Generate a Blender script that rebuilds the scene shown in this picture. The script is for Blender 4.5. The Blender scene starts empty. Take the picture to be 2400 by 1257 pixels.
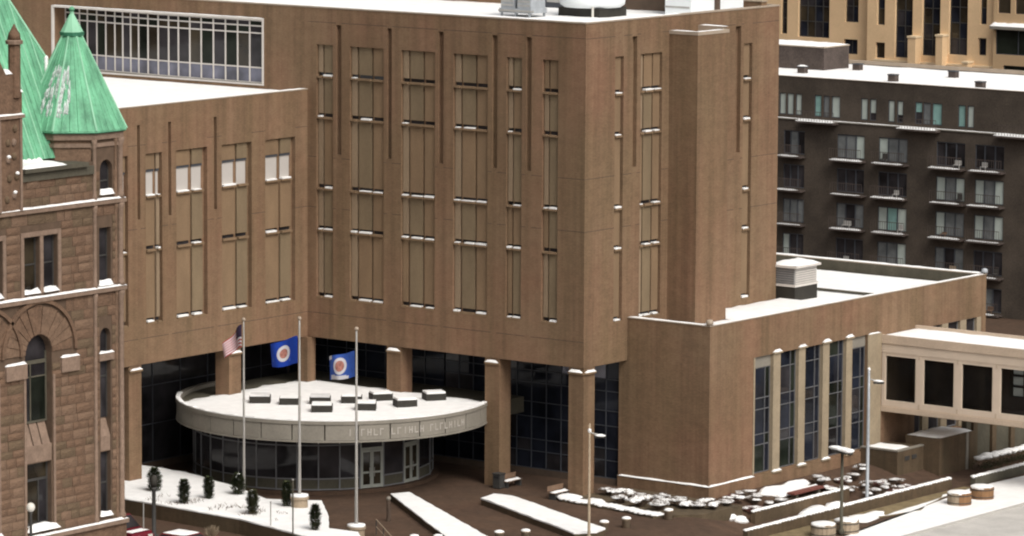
import bpy, bmesh, math, random
from math import pi, sin, cos, radians, hypot, atan2, sqrt
from mathutils import Vector, Matrix, noise
from mathutils.geometry import tessellate_polygon

random.seed(7)
scene = bpy.context.scene
COL = scene.collection

# ------------------------------------------------------------------ camera
cam_d = bpy.data.cameras.new('camera')
cam = bpy.data.objects.new('camera', cam_d)
COL.objects.link(cam)
CAM = Vector((192.1719, -229.5892, 51.6452))
FW = Vector((-0.6009317, 0.78905415, -0.12757208))
RT = Vector((0.79512261, 0.60642476, 0.00538982))
UP = Vector((-0.08161573, 0.09819653, 0.99181466))
cam.matrix_world = Matrix(((RT.x, UP.x, -FW.x, CAM.x), (RT.y, UP.y, -FW.y, CAM.y), (RT.z, UP.z, -FW.z, CAM.z), (0, 0, 0, 1)))
cam_d.sensor_width = 36.0
cam_d.lens = 10487.48 / 2400 * 36
cam_d.clip_start = 1.0
cam_d.clip_end = 5000
scene.camera = cam

# ------------------------------------------------------------------ light
SUN_ELEV = radians(48)
sun_dir = Vector((0.93, -0.36, 0)).normalized()          # horizontal direction towards the sun
world = bpy.data.worlds.new('World')
scene.world = world
world.use_nodes = True
wn = world.node_tree.nodes
wl = world.node_tree.links
for n in list(wn):
    wn.remove(n)
w_out = wn.new('ShaderNodeOutputWorld')
w_bg = wn.new('ShaderNodeBackground')
w_sky = wn.new('ShaderNodeTexSky')
w_sky.sky_type = 'NISHITA'
w_sky.sun_disc = False
w_sky.sun_elevation = SUN_ELEV
w_sky.sun_rotation = atan2(sun_dir.x, sun_dir.y)
w_sky.air_density = 1.0
w_sky.dust_density = 6.0
w_sky.ozone_density = 1.0
w_hsv = wn.new('ShaderNodeHueSaturation')                # thin cloud: the sky keeps little of its blue
w_hsv.inputs['Saturation'].default_value = 0.18
wl.new(w_sky.outputs[0], w_hsv.inputs['Color'])
wl.new(w_hsv.outputs[0], w_bg.inputs['Color'])
w_bg.inputs['Strength'].default_value = 0.13
wl.new(w_bg.outputs[0], w_out.inputs['Surface'])
sun_d = bpy.data.lights.new('sun', 'SUN')
sun_d.energy = 1.5
sun_d.angle = radians(30)
sun_d.color = (1.0, 0.93, 0.84)
sun = bpy.data.objects.new('sun', sun_d)
COL.objects.link(sun)
to_sun = Vector((sun_dir.x * cos(SUN_ELEV), sun_dir.y * cos(SUN_ELEV), sin(SUN_ELEV)))
sun.rotation_euler = to_sun.to_track_quat('Z', 'Y').to_euler()
sun.location = (60, -60, 90)

scene.view_settings.view_transform = 'Standard'
scene.view_settings.look = 'None'
scene.view_settings.gamma = 1.0
scene.view_settings.exposure = 0.22
scene.view_settings.use_curve_mapping = False
scene.render.engine = 'CYCLES'
scene.cycles.filter_width = 2.1

# ------------------------------------------------------------------ materials
MATS = {}


def mat(name, col, rough=0.85, var=0.0, scale=1.0, bump=0.0, bscale=8.0, metal=0.0, stretch=(1, 1, 1), col2=None, spec=0.3, fine=0.0):
    m = bpy.data.materials.new(name)
    m.use_nodes = True
    nt = m.node_tree
    b = nt.nodes['Principled BSDF']
    b.inputs['Base Color'].default_value = (*col, 1)
    b.inputs['Roughness'].default_value = rough
    b.inputs['Metallic'].default_value = metal
    b.inputs['Specular IOR Level'].default_value = spec
    if var or bump or col2:
        tc = nt.nodes.new('ShaderNodeTexCoord')
        mp = nt.nodes.new('ShaderNodeMapping')
        mp.inputs['Scale'].default_value = stretch
        nt.links.new(tc.outputs['Object'], mp.inputs['Vector'])
    if var or col2:
        n = nt.nodes.new('ShaderNodeTexNoise')
        n.inputs['Scale'].default_value = scale
        n.inputs['Detail'].default_value = 6
        n.inputs['Roughness'].default_value = 0.65
        nt.links.new(mp.outputs[0], n.inputs['Vector'])
        r = nt.nodes.new('ShaderNodeValToRGB')
        c2 = col2 or tuple(min(1, c * (1 + var)) for c in col)
        c1 = col if col2 else tuple(c * (1 - var) for c in col)
        r.color_ramp.elements[0].color = (*c1, 1)
        r.color_ramp.elements[1].color = (*c2, 1)
        r.color_ramp.elements[0].position = 0.3
        r.color_ramp.elements[1].position = 0.7
        nt.links.new(n.outputs['Fac'], r.inputs['Fac'])
        last = r.outputs['Color']
        if fine:
            n3 = nt.nodes.new('ShaderNodeTexNoise')
            n3.inputs['Scale'].default_value = 7.0
            n3.inputs['Detail'].default_value = 4
            nt.links.new(tc.outputs['Object'], n3.inputs['Vector'])
            mr = nt.nodes.new('ShaderNodeMapRange')
            mr.inputs['From Min'].default_value = 0.3
            mr.inputs['From Max'].default_value = 0.7
            mr.inputs['To Min'].default_value = 1 - fine
            mr.inputs['To Max'].default_value = 1 + fine
            nt.links.new(n3.outputs['Fac'], mr.inputs['Value'])
            mx = nt.nodes.new('ShaderNodeMix')
            mx.data_type = 'RGBA'
            mx.blend_type = 'MULTIPLY'
            mx.inputs['Factor'].default_value = 1.0
            nt.links.new(last, mx.inputs['A'])
            nt.links.new(mr.outputs[0], mx.inputs['B'])
            last = mx.outputs['Result']
        nt.links.new(last, b.inputs['Base Color'])
    if bump:
        n2 = nt.nodes.new('ShaderNodeTexNoise')
        n2.inputs['Scale'].default_value = bscale
        n2.inputs['Detail'].default_value = 5
        nt.links.new(mp.outputs[0], n2.inputs['Vector'])
        bp = nt.nodes.new('ShaderNodeBump')
        bp.inputs['Strength'].default_value = bump
        bp.inputs['Distance'].default_value = 0.1
        nt.links.new(n2.outputs['Fac'], bp.inputs['Height'])
        nt.links.new(bp.outputs[0], b.inputs['Normal'])
    MATS[name] = m
    return m


def brick_mat(name, c1, c2, c3):
    """brown brick: broad stain patches, vertical rain streaks, fine brick-to-brick grain and course relief"""
    m = bpy.data.materials.new(name)
    m.use_nodes = True
    nt = m.node_tree
    N, L = nt.nodes, nt.links
    b = N['Principled BSDF']
    b.inputs['Roughness'].default_value = 0.9
    b.inputs['Specular IOR Level'].default_value = 0.2
    tc = N.new('ShaderNodeTexCoord')

    def nz(scale, st, det=5):
        mp = N.new('ShaderNodeMapping')
        mp.inputs['Scale'].default_value = st
        L.new(tc.outputs['Object'], mp.inputs['Vector'])
        n = N.new('ShaderNodeTexNoise')
        n.inputs['Scale'].default_value = scale
        n.inputs['Detail'].default_value = det
        n.inputs['Roughness'].default_value = 0.6
        L.new(mp.outputs[0], n.inputs['Vector'])
        return n.outputs['Fac']

    def mixc(fac, a, bb, mode='MIX'):
        x = N.new('ShaderNodeMix')
        x.data_type = 'RGBA'
        x.blend_type = mode
        if isinstance(fac, float):
            x.inputs['Factor'].default_value = fac
        else:
            L.new(fac, x.inputs['Factor'])
        for s, v in (('A', a), ('B', bb)):
            if isinstance(v, tuple):
                x.inputs[s].default_value = (*v, 1)
            else:
                L.new(v, x.inputs[s])
        return x.outputs['Result']

    def rng(f, a, bb, lo, hi):
        r = N.new('ShaderNodeMapRange')
        r.inputs['From Min'].default_value = a
        r.inputs['From Max'].default_value = bb
        r.inputs['To Min'].default_value = lo
        r.inputs['To Max'].default_value = hi
        L.new(f, r.inputs['Value'])
        return r.outputs[0]
    base = mixc(rng(nz(0.16, (1, 1, 1)), 0.35, 0.65, 0, 1), c1, c2)
    base = mixc(rng(nz(0.55, (1, 1, 0.05)), 0.42, 0.72, 0, 0.75), base, c3)
    base = mixc(rng(nz(0.09, (1, 1, 1.4)), 0.45, 0.62, 0, 0.45), base, c3)
    st = rng(nz(1.6, (1, 1, 0.035), 4), 0.40, 0.70, 1.06, 0.80)
    base = mixc(1.0, base, st, 'MULTIPLY')
    g = rng(nz(4.0, (1, 1, 3.2), 3), 0.25, 0.75, 0.84, 1.16)
    base = mixc(1.0, base, g, 'MULTIPLY')
    g2 = rng(nz(1.1, (1, 1, 1.6), 4), 0.25, 0.75, 0.88, 1.12)
    base = mixc(1.0, base, g2, 'MULTIPLY')
    L.new(base, b.inputs['Base Color'])
    bp = N.new('ShaderNodeBump')
    bp.inputs['Strength'].default_value = 0.12
    bp.inputs['Distance'].default_value = 0.03
    L.new(nz(6.0, (1, 1, 3.5), 3), bp.inputs['Height'])
    L.new(bp.outputs[0], b.inputs['Normal'])
    MATS[name] = m
    return m


def glass_mat(name, col, rough=0.06, trans=0.0, spec=0.5):
    m = bpy.data.materials.new(name)
    m.use_nodes = True
    nt = m.node_tree
    b = nt.nodes['Principled BSDF']
    b.inputs['Base Color'].default_value = (*col, 1)
    b.inputs['Roughness'].default_value = rough
    b.inputs['Specular IOR Level'].default_value = spec
    tc = nt.nodes.new('ShaderNodeTexCoord')
    n = nt.nodes.new('ShaderNodeTexNoise')
    n.inputs['Scale'].default_value = 0.45
    n.inputs['Detail'].default_value = 3
    nt.links.new(tc.outputs['Object'], n.inputs['Vector'])
    r = nt.nodes.new('ShaderNodeValToRGB')
    r.color_ramp.elements[0].color = (*[c * 0.5 for c in col], 1)
    r.color_ramp.elements[1].color = (*[c * 1.6 for c in col], 1)
    r.color_ramp.elements[0].position = 0.35
    r.color_ramp.elements[1].position = 0.65
    nt.links.new(n.outputs['Fac'], r.inputs['Fac'])
    nt.links.new(r.outputs[0], b.inputs['Base Color'])
    if trans:
        out = nt.nodes['Material Output']
        tr = nt.nodes.new('ShaderNodeBsdfTransparent')
        tr.inputs['Color'].default_value = (0.85, 0.87, 0.86, 1)
        mx = nt.nodes.new('ShaderNodeMixShader')
        mx.inputs['Fac'].default_value = trans
        nt.links.new(b.outputs[0], mx.inputs[1])
        nt.links.new(tr.outputs[0], mx.inputs[2])
        nt.links.new(mx.outputs[0], out.inputs['Surface'])
    MATS[name] = m
    return m


def translucent_mat(name, col):
    m = bpy.data.materials.new(name)
    m.use_nodes = True
    nt = m.node_tree
    d = nt.nodes['Principled BSDF']
    d.inputs['Base Color'].default_value = (*col, 1)
    t = nt.nodes.new('ShaderNodeBsdfTranslucent')
    t.inputs['Color'].default_value = (*col, 1)
    mx = nt.nodes.new('ShaderNodeMixShader')
    mx.inputs['Fac'].default_value = 0.8
    nt.links.new(d.outputs[0], mx.inputs[1])
    nt.links.new(t.outputs[0], mx.inputs[2])
    nt.links.new(mx.outputs[0], nt.nodes['Material Output'].inputs['Surface'])
    MATS[name] = m


brick_mat('brick', (0.202, 0.115, 0.071), (0.200, 0.131, 0.080), (0.143, 0.097, 0.054))
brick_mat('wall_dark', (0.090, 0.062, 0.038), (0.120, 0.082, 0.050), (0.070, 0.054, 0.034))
brick_mat('paver', (0.076, 0.045, 0.030), (0.102, 0.062, 0.040), (0.064, 0.042, 0.029))
mat('precast', (0.196, 0.130, 0.076), 0.9, 0.16, 0.7, 0.1, 6, stretch=(1, 1, 0.35), fine=0.06)
mat('precast_lit', (0.245, 0.178, 0.115), 0.9, 0.14, 0.7, 0.1, 6, stretch=(1, 1, 0.35), fine=0.06)
mat('precast_olive', (0.180, 0.132, 0.080), 0.9, 0.16, 0.7, 0.1, 6, stretch=(1, 1, 0.35), fine=0.06)
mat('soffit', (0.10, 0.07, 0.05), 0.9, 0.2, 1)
mat('pier_stone', (0.285, 0.228, 0.155), 0.9, 0.12, 0.8, 0.1, 6, fine=0.08)
mat('snow', (0.81, 0.805, 0.79), 0.75, 0.07, 1.3, 0.5, 1.7, spec=0.2)
mat('snow_dirty', (0.66, 0.65, 0.64), 0.8, 0.2, 0.9, 0.5, 2.0, spec=0.2)
mat('snow_thin', (0.52, 0.56, 0.54), 0.7, 0.2, 3.0)
mat('concrete', (0.215, 0.195, 0.162), 0.9, 0.12, 0.7, 0.15, 5, fine=0.07)
mat('concrete_dark', (0.080, 0.072, 0.052), 0.9, 0.25, 0.6, 0.2, 4, fine=0.1)
mat('coping', (0.34, 0.275, 0.21), 0.85, 0.12, 1.0)
mat('stone', (0.135, 0.082, 0.052), 0.95, 0.28, 1.4, 0.6, 3.5, fine=0.16)
mat('stone_b', (0.155, 0.098, 0.064), 0.95, 0.25, 1.4, 0.6, 3.5, fine=0.16)
mat('stone_c', (0.115, 0.078, 0.048), 0.95, 0.25, 1.4, 0.6, 3.5, fine=0.16)
mat('mortar', (0.100, 0.066, 0.044), 0.95, 0.2, 2.0)
mat('stone_trim', (0.205, 0.142, 0.104), 0.9, 0.18, 1.6, 0.3, 5, fine=0.12)
mat('stone_dark', (0.075, 0.052, 0.038), 0.95, 0.3, 2.0, 0.4, 4)
mat('copper', (0.132, 0.355, 0.212), 0.7, 0.42, 1.3, 0.1, 3, stretch=(1, 1, 0.22), fine=0.10)
mat('copper_pale', (0.25, 0.50, 0.335), 0.65, 0.15, 1.0, stretch=(1, 1, 0.3))
mat('copper_dark', (0.035, 0.150, 0.085), 0.7, 0.3, 1.5)
mat('frame_white', (0.58, 0.54, 0.50), 0.6, 0.06, 2)
mat('frame_grey', (0.17, 0.17, 0.175), 0.55, 0.08, 2)
mat('frame_steel', (0.11, 0.11, 0.115), 0.5, 0.1, 2)
mat('frame_dark', (0.06, 0.065, 0.075), 0.5, 0.1, 2)
mat('door_metal', (0.33, 0.34, 0.30), 0.45, 0.1, 2)
mat('dark_metal', (0.045, 0.043, 0.040), 0.6, 0.2, 2)
mat('skylight_metal', (0.028, 0.025, 0.020), 0.7, 0.25, 2)
mat('steel', (0.34, 0.325, 0.30), 0.45, 0.08, 2, metal=0.3)
mat('galv', (0.34, 0.36, 0.38), 0.5, 0.2, 1.5, metal=0.2)
mat('white_metal', (0.74, 0.77, 0.78), 0.6, 0.05, 0.7)
mat('louver', (0.36, 0.35, 0.33), 0.6, 0.1, 2)
mat('tan', (0.67, 0.470, 0.275), 0.9, 0.08, 0.3, fine=0.04)
mat('tan_brown', (0.48, 0.33, 0.19), 0.9, 0.08, 0.3, fine=0.04)  # annex wall, a browner tan than the tower's
mat('tan_pale', (0.70, 0.55, 0.36), 0.9, 0.08, 0.3)
mat('apt_brick', (0.066, 0.052, 0.040), 0.9, 0.35, 0.35, fine=0.2)
mat('apt_brick_red', (0.072, 0.055, 0.047), 0.9, 0.3, 0.6, fine=0.2)
mat('blind_pale', (0.42, 0.47, 0.43), 0.25, 0.12, 0.9)
mat('blind_teal', (0.22, 0.37, 0.34), 0.25, 0.2, 0.9)
mat('blind_dim', (0.16, 0.17, 0.17), 0.25, 0.3, 0.9)
mat('blind_white', (0.46, 0.43, 0.40), 0.3, 0.06, 3.0, stretch=(1, 14, 1))
mat('skyway', (0.50, 0.395, 0.300), 0.85, 0.10, 0.5, fine=0.05)
mat('skyway_pale', (0.58, 0.475, 0.375), 0.85, 0.08, 0.5)
mat('interior', (0.150, 0.100, 0.078), 0.9, 0.3, 0.6)
translucent_mat('daylit_pane', (0.92, 0.93, 0.90))
glass_mat('glass', (0.026, 0.024, 0.026), 0.05, spec=0.24)
glass_mat('glass_navy', (0.013, 0.015, 0.022), 0.06, spec=0.12)
glass_mat('glass_green', (0.013, 0.016, 0.012), 0.08, spec=0.12)
glass_mat('glass_warm', (0.028, 0.022, 0.014), 0.10, spec=0.4)
glass_mat('glass_blue', (0.110, 0.112, 0.150), 0.15)
glass_mat('glass_clear', (0.012, 0.012, 0.012), 0.04, trans=0.74, spec=0.3)
mat('asphalt', (0.46, 0.44, 0.41), 0.9, 0.15, 0.4, 0.1, 10, fine=0.06)
mat('asphalt_dark', (0.058, 0.052, 0.050), 0.9, 0.25, 0.4, fine=0.1)
mat('kerb_stone', (0.42, 0.40, 0.37), 0.9, 0.12, 1.0)
mat('earth', (0.090, 0.066, 0.040), 0.95, 0.35, 0.8, 0.4, 4)
mat('dry_grass', (0.19, 0.145, 0.078), 0.95, 0.3, 1.5, 0.5, 6)
mat('evergreen', (0.026, 0.036, 0.014), 0.9, 0.45, 5)
mat('evergreen_b', (0.055, 0.058, 0.024), 0.9, 0.35, 5)
mat('twig', (0.125, 0.088, 0.062), 0.95, 0.35, 4)
mat('twig_red', (0.130, 0.055, 0.045), 0.95, 0.3, 4)
mat('planter_conc', (0.30, 0.235, 0.165), 0.9, 0.15, 1.2, 0.2, 5, fine=0.1)
mat('planter_wood', (0.23, 0.125, 0.060), 0.85, 0.25, 1.6, stretch=(6, 6, 1))
mat('flag_blue', (0.014, 0.060, 0.42), 0.8, 0.12, 1.5)
mat('flag_blue_b', (0.045, 0.115, 0.46), 0.8, 0.25, 1.8)
mat('flag_white', (0.72, 0.70, 0.72), 0.8, 0.06, 2)
mat('flag_red', (0.42, 0.075, 0.080), 0.8, 0.1, 2)
mat('flag_navy', (0.045, 0.030, 0.065), 0.8, 0.1, 2)
mat('seal_tan', (0.46, 0.20, 0.16), 0.8, 0.45, 6)
mat('bronze', (0.20, 0.16, 0.10), 0.5, 0.1, 2, metal=0.4)
mat('car_red', (0.12, 0.010, 0.018), 0.25, 0.0, 1, spec=0.5)
mat('car_maroon', (0.13, 0.016, 0.020), 0.25, 0.0, 1, spec=0.5)
mat('tyre', (0.02, 0.02, 0.02), 0.8)
mat('lamp_lens', (0.60, 0.58, 0.52), 0.3)
mat('hydrant_yellow', (0.62, 0.66, 0.08), 0.5, 0.1, 4)
mat('pot_red', (0.20, 0.045, 0.035), 0.7, 0.2, 3)
mat('straw', (0.30, 0.235, 0.16), 0.9, 0.3, 5)
mat('bench_wood', (0.16, 0.10, 0.065), 0.8, 0.2, 3)
mat('bench_red', (0.17, 0.062, 0.048), 0.8, 0.2, 3)
mat('letter', (0.36, 0.33, 0.29), 0.5, 0.1, 3)


# ------------------------------------------------------------------ mesh helpers
class MB:
    def __init__(s):
        s.v, s.f, s.m = [], [], []

    def poly(s, pts, mi=0):
        i = len(s.v)
        s.v += [tuple(p) for p in pts]
        s.f.append(tuple(range(i, i + len(pts))))
        s.m.append(mi)
        return s

    def box(s, x0, x1, y0, y1, z0, z1, mi=0):
        i = len(s.v)
        s.v += [(x0, y0, z0), (x1, y0, z0), (x1, y1, z0), (x0, y1, z0), (x0, y0, z1), (x1, y0, z1), (x1, y1, z1), (x0, y1, z1)]
        for q in ((3, 2, 1, 0), (4, 5, 6, 7), (0, 1, 5, 4), (1, 2, 6, 5), (2, 3, 7, 6), (3, 0, 4, 7)):
            s.f.append(tuple(i + k for k in q))
            s.m.append(mi)
        return s

    def prism(s, pts, z0, z1, mi=0):
        n = len(pts)
        i = len(s.v)
        s.v += [(p[0], p[1], z0) for p in pts] + [(p[0], p[1], z1) for p in pts]
        s.f.append(tuple(i + k for k in reversed(range(n))))
        s.f.append(tuple(i + n + k for k in range(n)))
        s.m += [mi, mi]
        for k in range(n):
            j = (k + 1) % n
            s.f.append((i + k, i + j, i + n + j, i + n + k))
            s.m.append(mi)
        return s

    def lathe(s, cx, cy, prof, n=20, mi=0, a0=0.0, a1=2 * pi):
        """prof: list of (r, z) from bottom to top"""
        full = abs(a1 - a0 - 2 * pi) < 1e-6
        cols = n if full else n + 1
        i = len(s.v)
        for r, z in prof:
            for k in range(cols):
                a = a0 + (a1 - a0) * k / n
                s.v.append((cx + r * cos(a), cy + r * sin(a), z))
        for p in range(len(prof) - 1):
            for k in range(n):
                j = (k + 1) % cols
                s.f.append((i + p * cols + k, i + p * cols + j, i + (p + 1) * cols + j, i + (p + 1) * cols + k))
                s.m.append(mi)
        if full:
            s.f.append(tuple(i + k for k in reversed(range(n))))
            s.f.append(tuple(i + (len(prof) - 1) * cols + k for k in range(n)))
            s.m += [mi, mi]
        return s

    def tube(s, p0, p1, r0, r1=None, n=8, mi=0):
        r1 = r0 if r1 is None else r1
        p0, p1 = Vector(p0), Vector(p1)
        d = (p1 - p0).normalized()
        a = Vector((0, 0, 1)) if abs(d.z) < 0.9 else Vector((1, 0, 0))
        u = d.cross(a).normalized()
        w = d.cross(u)
        i = len(s.v)
        for p, r in ((p0, r0), (p1, r1)):
            for k in range(n):
                t = 2 * pi * k / n
                s.v.append(tuple(p + u * (r * cos(t)) + w * (r * sin(t))))
        for k in range(n):
            j = (k + 1) % n
            s.f.append((i + k, i + j, i + n + j, i + n + k))
            s.m.append(mi)
        s.f.append(tuple(i + k for k in reversed(range(n))))
        s.f.append(tuple(i + n + k for k in range(n)))
        s.m += [mi, mi]
        return s

    def mesh(s, name, mats, smooth=False):
        me = bpy.data.meshes.new(name)
        me.from_pydata(s.v, [], s.f)
        for mm in (mats if isinstance(mats, (list, tuple)) else [mats]):
            me.materials.append(MATS[mm])
        if isinstance(mats, (list, tuple)) and len(mats) > 1:
            for p, k in zip(me.polygons, s.m):
                p.material_index = k
        bm = bmesh.new()
        bm.from_mesh(me)
        bmesh.ops.recalc_face_normals(bm, faces=bm.faces)
        bm.to_mesh(me)
        bm.free()
        if smooth:
            for p in me.polygons:
                p.use_smooth = True
        me.update()
        return me

    def build(s, name, mats, parent=None, smooth=False, local=False):
        o = bpy.data.objects.new(name, s.mesh(name, mats, smooth))
        COL.objects.link(o)
        if parent is not None:
            o.parent = parent
            if parent.type == 'EMPTY' and not local:
                o.location = -parent.location
        return o


def tag(o, label, cat, group=None):
    o['label'] = label
    o['category'] = cat
    if group:
        o['group'] = group
    return o


def thing(name, label, cat, loc=(0, 0, 0), group=None, rz=0.0):
    o = bpy.data.objects.new(name, None)
    COL.objects.link(o)
    o.location = loc
    o.rotation_euler = (0, 0, rz)
    o.empty_display_size = 0.5
    return tag(o, label, cat, group)


def structure(o):
    o['kind'] = 'structure'
    return o


def dup(root, loc, rz=0.0, label=None, scale=None):
    r = root.copy()
    COL.objects.link(r)
    r.location = loc
    r.rotation_euler = (0, 0, rz)
    if scale:
        r.scale = scale
    if label:
        r['label'] = label
    for ch in list(root.children):
        c = ch.copy()
        COL.objects.link(c)
        c.parent = r
        for g in list(ch.children):
            d = g.copy()
            COL.objects.link(d)
            d.parent = c
    return r


class Plane:
    """vertical facade plane: u runs along it, z is height, d goes into the building"""

    def __init__(s, O, U, N):
        s.O, s.U, s.N = Vector(O), Vector(U), Vector(N)

    def p(s, u, z, d=0.0):
        q = s.O + s.U * u + s.N * d
        return (q.x, q.y, z)

    def box(s, mb, u0, u1, z0, z1, d0, d1, mi=0):
        a, b = s.p(u0, z0, d0), s.p(u1, z1, d1)
        return mb.box(min(a[0], b[0]), max(a[0], b[0]), min(a[1], b[1]), max(a[1], b[1]), z0, z1, mi)

    def facade(s, mb, outer, holes, back=None):
        """wall sheet with openings; holes = (polygon, reveal depth)"""
        loops = [outer] + [h[0] for h in holes]
        flat = [q for l in loops for q in l]
        tri = tessellate_polygon([[Vector((u, z, 0)) for u, z in l] for l in loops])
        i = len(mb.v)
        mb.v += [s.p(u, z) for u, z in flat]
        for t in tri:
            mb.f.append(tuple(i + k for k in t))
            mb.m.append(0)
        for poly, dep in holes:
            n = len(poly)
            for k in range(n):
                a, b = poly[k], poly[(k + 1) % n]
                mb.poly([s.p(*a), s.p(*b), s.p(*b, dep), s.p(*a, dep)])
        return mb


def rect(u0, u1, z0, z1):
    return [(u0, z0), (u1, z0), (u1, z1), (u0, z1)]


def arch(u0, u1, z0, zs, n=12):
    c, r = (u0 + u1) / 2, (u1 - u0) / 2
    return [(u0, z0), (u1, z0)] + [(c + r * cos(pi * k / n), zs + r * sin(pi * k / n)) for k in range(n + 1)]


def snow_mesh(mb, x0, x1, y0, y1, z, h, step=0.35, rough=0.35, zf=None):
    """soft slab of lying snow with rounded, uneven edges"""
    nx = max(2, min(60, int((x1 - x0) / step)))
    ny = max(2, min(60, int((y1 - y0) / step)))
    i = len(mb.v)
    ex, ey = min(0.18, (x1 - x0) * .3), min(0.18, (y1 - y0) * .3)
    for a in range(nx + 1):
        for b in range(ny + 1):
            u, w = a / nx, b / ny
            x, y = x0 + (x1 - x0) * u, y0 + (y1 - y0) * w
            e = (a in (0, nx)) or (b in (0, ny))
            nn = noise.noise((x * 1.3, y * 1.3, z * 3.1))
            hh = 0.0 if e else h * (0.85 + rough * nn)
            if e:
                k = 0.05 * noise.noise((x * 2.7, y * 2.7, z + 5))
                x += k if a in (0, nx) else 0
                y += k if b in (0, ny) else 0
            zz = z if zf is None else zf(x, y)
            mb.v.append((x, y, zz + max(hh, 0.0 if e else 0.01)))
    for a in range(nx):
        for b in range(ny):
            p = i + a * (ny + 1) + b
            mb.f.append((p, p + ny + 1, p + ny + 2, p + 1))
            mb.m.append(0)
    return mb


def snow_obj(name, parent, x0, x1, y0, y1, z, h, mt='snow', **k):
    return snow_mesh(MB(), x0, x1, y0, y1, z, h, **k).build(name, mt, parent, True)


def blob(mb, c, rx, ry, rz, seed=0, nu=8, nv=5, amp=0.25):
    i = len(mb.v)
    for a in range(nv + 1):
        th = pi * a / nv
        for b in range(nu):
            ph = 2 * pi * b / nu
            d = Vector((sin(th) * cos(ph), sin(th) * sin(ph), cos(th)))
            k = 1 + amp * noise.noise(d * 1.7 + Vector((seed * 3.1, seed, 0)))
            mb.v.append((c[0] + d.x * rx * k, c[1] + d.y * ry * k, c[2] + d.z * rz * k))
    for a in range(nv):
        for b in range(nu):
            j = (b + 1) % nu
            mb.f.append((i + a * nu + b, i + (a + 1) * nu + b, i + (a + 1) * nu + j, i + a * nu + j))
            mb.m.append(0)
    return mb


def sm(t):
    t = max(0.0, min(1.0, t))
    return t * t * (3 - 2 * t)


def gz(x, y):
    """ground height: flat plaza, falling a metre to the street on the right"""
    sh = 4.0 * sm((3 - y) / 7)
    return -1.0 * sm((x - 30 - sh) / 5.0)


# ------------------------------------------------------------------ setting: ground, street, snow
def sheet(name, xs, ys, mt, dz=0.0, jitter=0.0):
    mb = MB()
    i = 0
    for x in xs:
        for y in ys:
            mb.v.append((x, y, gz(x, y) + dz))
    ny = len(ys)
    for a in range(len(xs) - 1):
        for b in range(ny - 1):
            p = a * ny + b
            mb.f.append((p, p + ny, p + ny + 1, p + 1))
            mb.m.append(0)
    return mb.build(name, mt, None, True)


def lin(a, b, n):
    return [a + (b - a) * k / n for k in range(n + 1)]


structure(sheet('ground', [-900, -300] + lin(-60, 26, 8) + lin(27, 42, 30) + [60, 150, 400, 900], [-900, -300, -60] + lin(-30, -6, 6) + lin(-5, 5, 20) + lin(7, 60, 8) + [200, 900], 'paver'))
structure(MB().box(43.95, 58, -60, 120, -1.30, -0.994).build('street', 'asphalt'))
structure(MB().box(43.7, 43.95, -60, 120, -1.2, -0.90).build('kerb', 'kerb_stone'))


def poly_sheet(name, pts, mt, dz, kind='structure', nseg=1):
    mb = MB()
    tri = tessellate_polygon([[Vector((p[0], p[1], 0)) for p in pts]])
    mb.v = [(p[0], p[1], gz(*p) + dz) for p in pts]
    for t in tri:
        mb.f.append(tuple(t))
        mb.m.append(0)
    o = mb.build(name, mt)
    o['kind'] = kind
    return o


def ragged(pts, amp=0.25, seg=1.0, seed=1):
    out = []
    for k, p in enumerate(pts):
        q = pts[(k + 1) % len(pts)]
        L = hypot(q[0] - p[0], q[1] - p[1])
        n = max(1, int(L / seg))
        for j in range(n):
            t = j / n
            x, y = p[0] + (q[0] - p[0]) * t, p[1] + (q[1] - p[1]) * t
            out.append((x + amp * noise.noise((x * .8, y * .8, seed)), y + amp * noise.noise((x * .8, y * .8, seed + 9))))
    return out


pav = [(43.7, -18), (43.7, 60), (39.0, 60), (38.2, 30)] + ragged([(38.0, 24), (37.9, 20.5), (39.6, 14.5), (38.6, 10.5), (38.9, 6), (40.2, 1.0), (40.6, -6), (40.6, -18)], 0.3, 1.0, 3)
poly_sheet('snowy_pavement', pav, 'snow', 0.03)
poly_sheet('grass_verge', ragged([(36.9, 1), (40.0, 1), (39.0, 6), (38.8, 10), (39.8, 14.3), (38.2, 20), (38.1, 24), (37.2, 24), (37.0, 12)], .1, 1.2, 5), 'dry_grass', 0.015)
poly_sheet('access_road', [(-40, -31.8), (30, -33.5), (30, -27.4), (-40, -24.2)], 'asphalt_dark', 0.004)
poly_sheet('snowy_verge', [(14.2, -60), (30, -60), (30, -34.5), (14.2, -33.0)], 'snow_dirty', 0.006)

# ------------------------------------------------------------------ brown brick main building
ZS, ZT, ZL, LA, LB = 8.471, 30.695, 25.178, 23.154, 22.06
bld = thing('brick_building', 'large brown brick block with vertical window recesses standing on square columns over the plaza', 'building', (0, 0, 0))
PA = Plane((0, 0, 0), (1, 0, 0), (0, 1, 0))
PL = Plane((0, 0, 0), (0, 1, 0), (-1, 0, 0))
PB = Plane((LA, 0, 0), (0, 1, 0), (-1, 0, 0))
ROWS = [26.15, 23.40, 18.62, 15.82, 11.28]
A_BAYS = [(.79, 2.21, 1), (3.68, 6.57, 2), (8.06, 10.9, 2), (12.43, 15.26, 2), (16.8, 18.05, 1), (19.71, 20.98, 1)]
A_GR = [(2.50, 2.94), (6.86, 7.25), (11.17, 11.6), (15.62, 16.05), (18.38, 18.82)]
L_BAYS = [(-19.9, -17.9, 1), (-16.2, -14.62, 1), (-13.25, -10.2, 2), (-8.75, -5.75, 2), (-4.36, -1.28, 2), (-24.6, -21.6, 2)]
L_GR = [(-17.0, -16.72), (-14.02, -13.72), (-9.54, -9.24)]
B_BAYS = [(3.21, 4.15, 1), (6.04, 8.44, 2), (17.85, 18.87, 1)]
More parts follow.
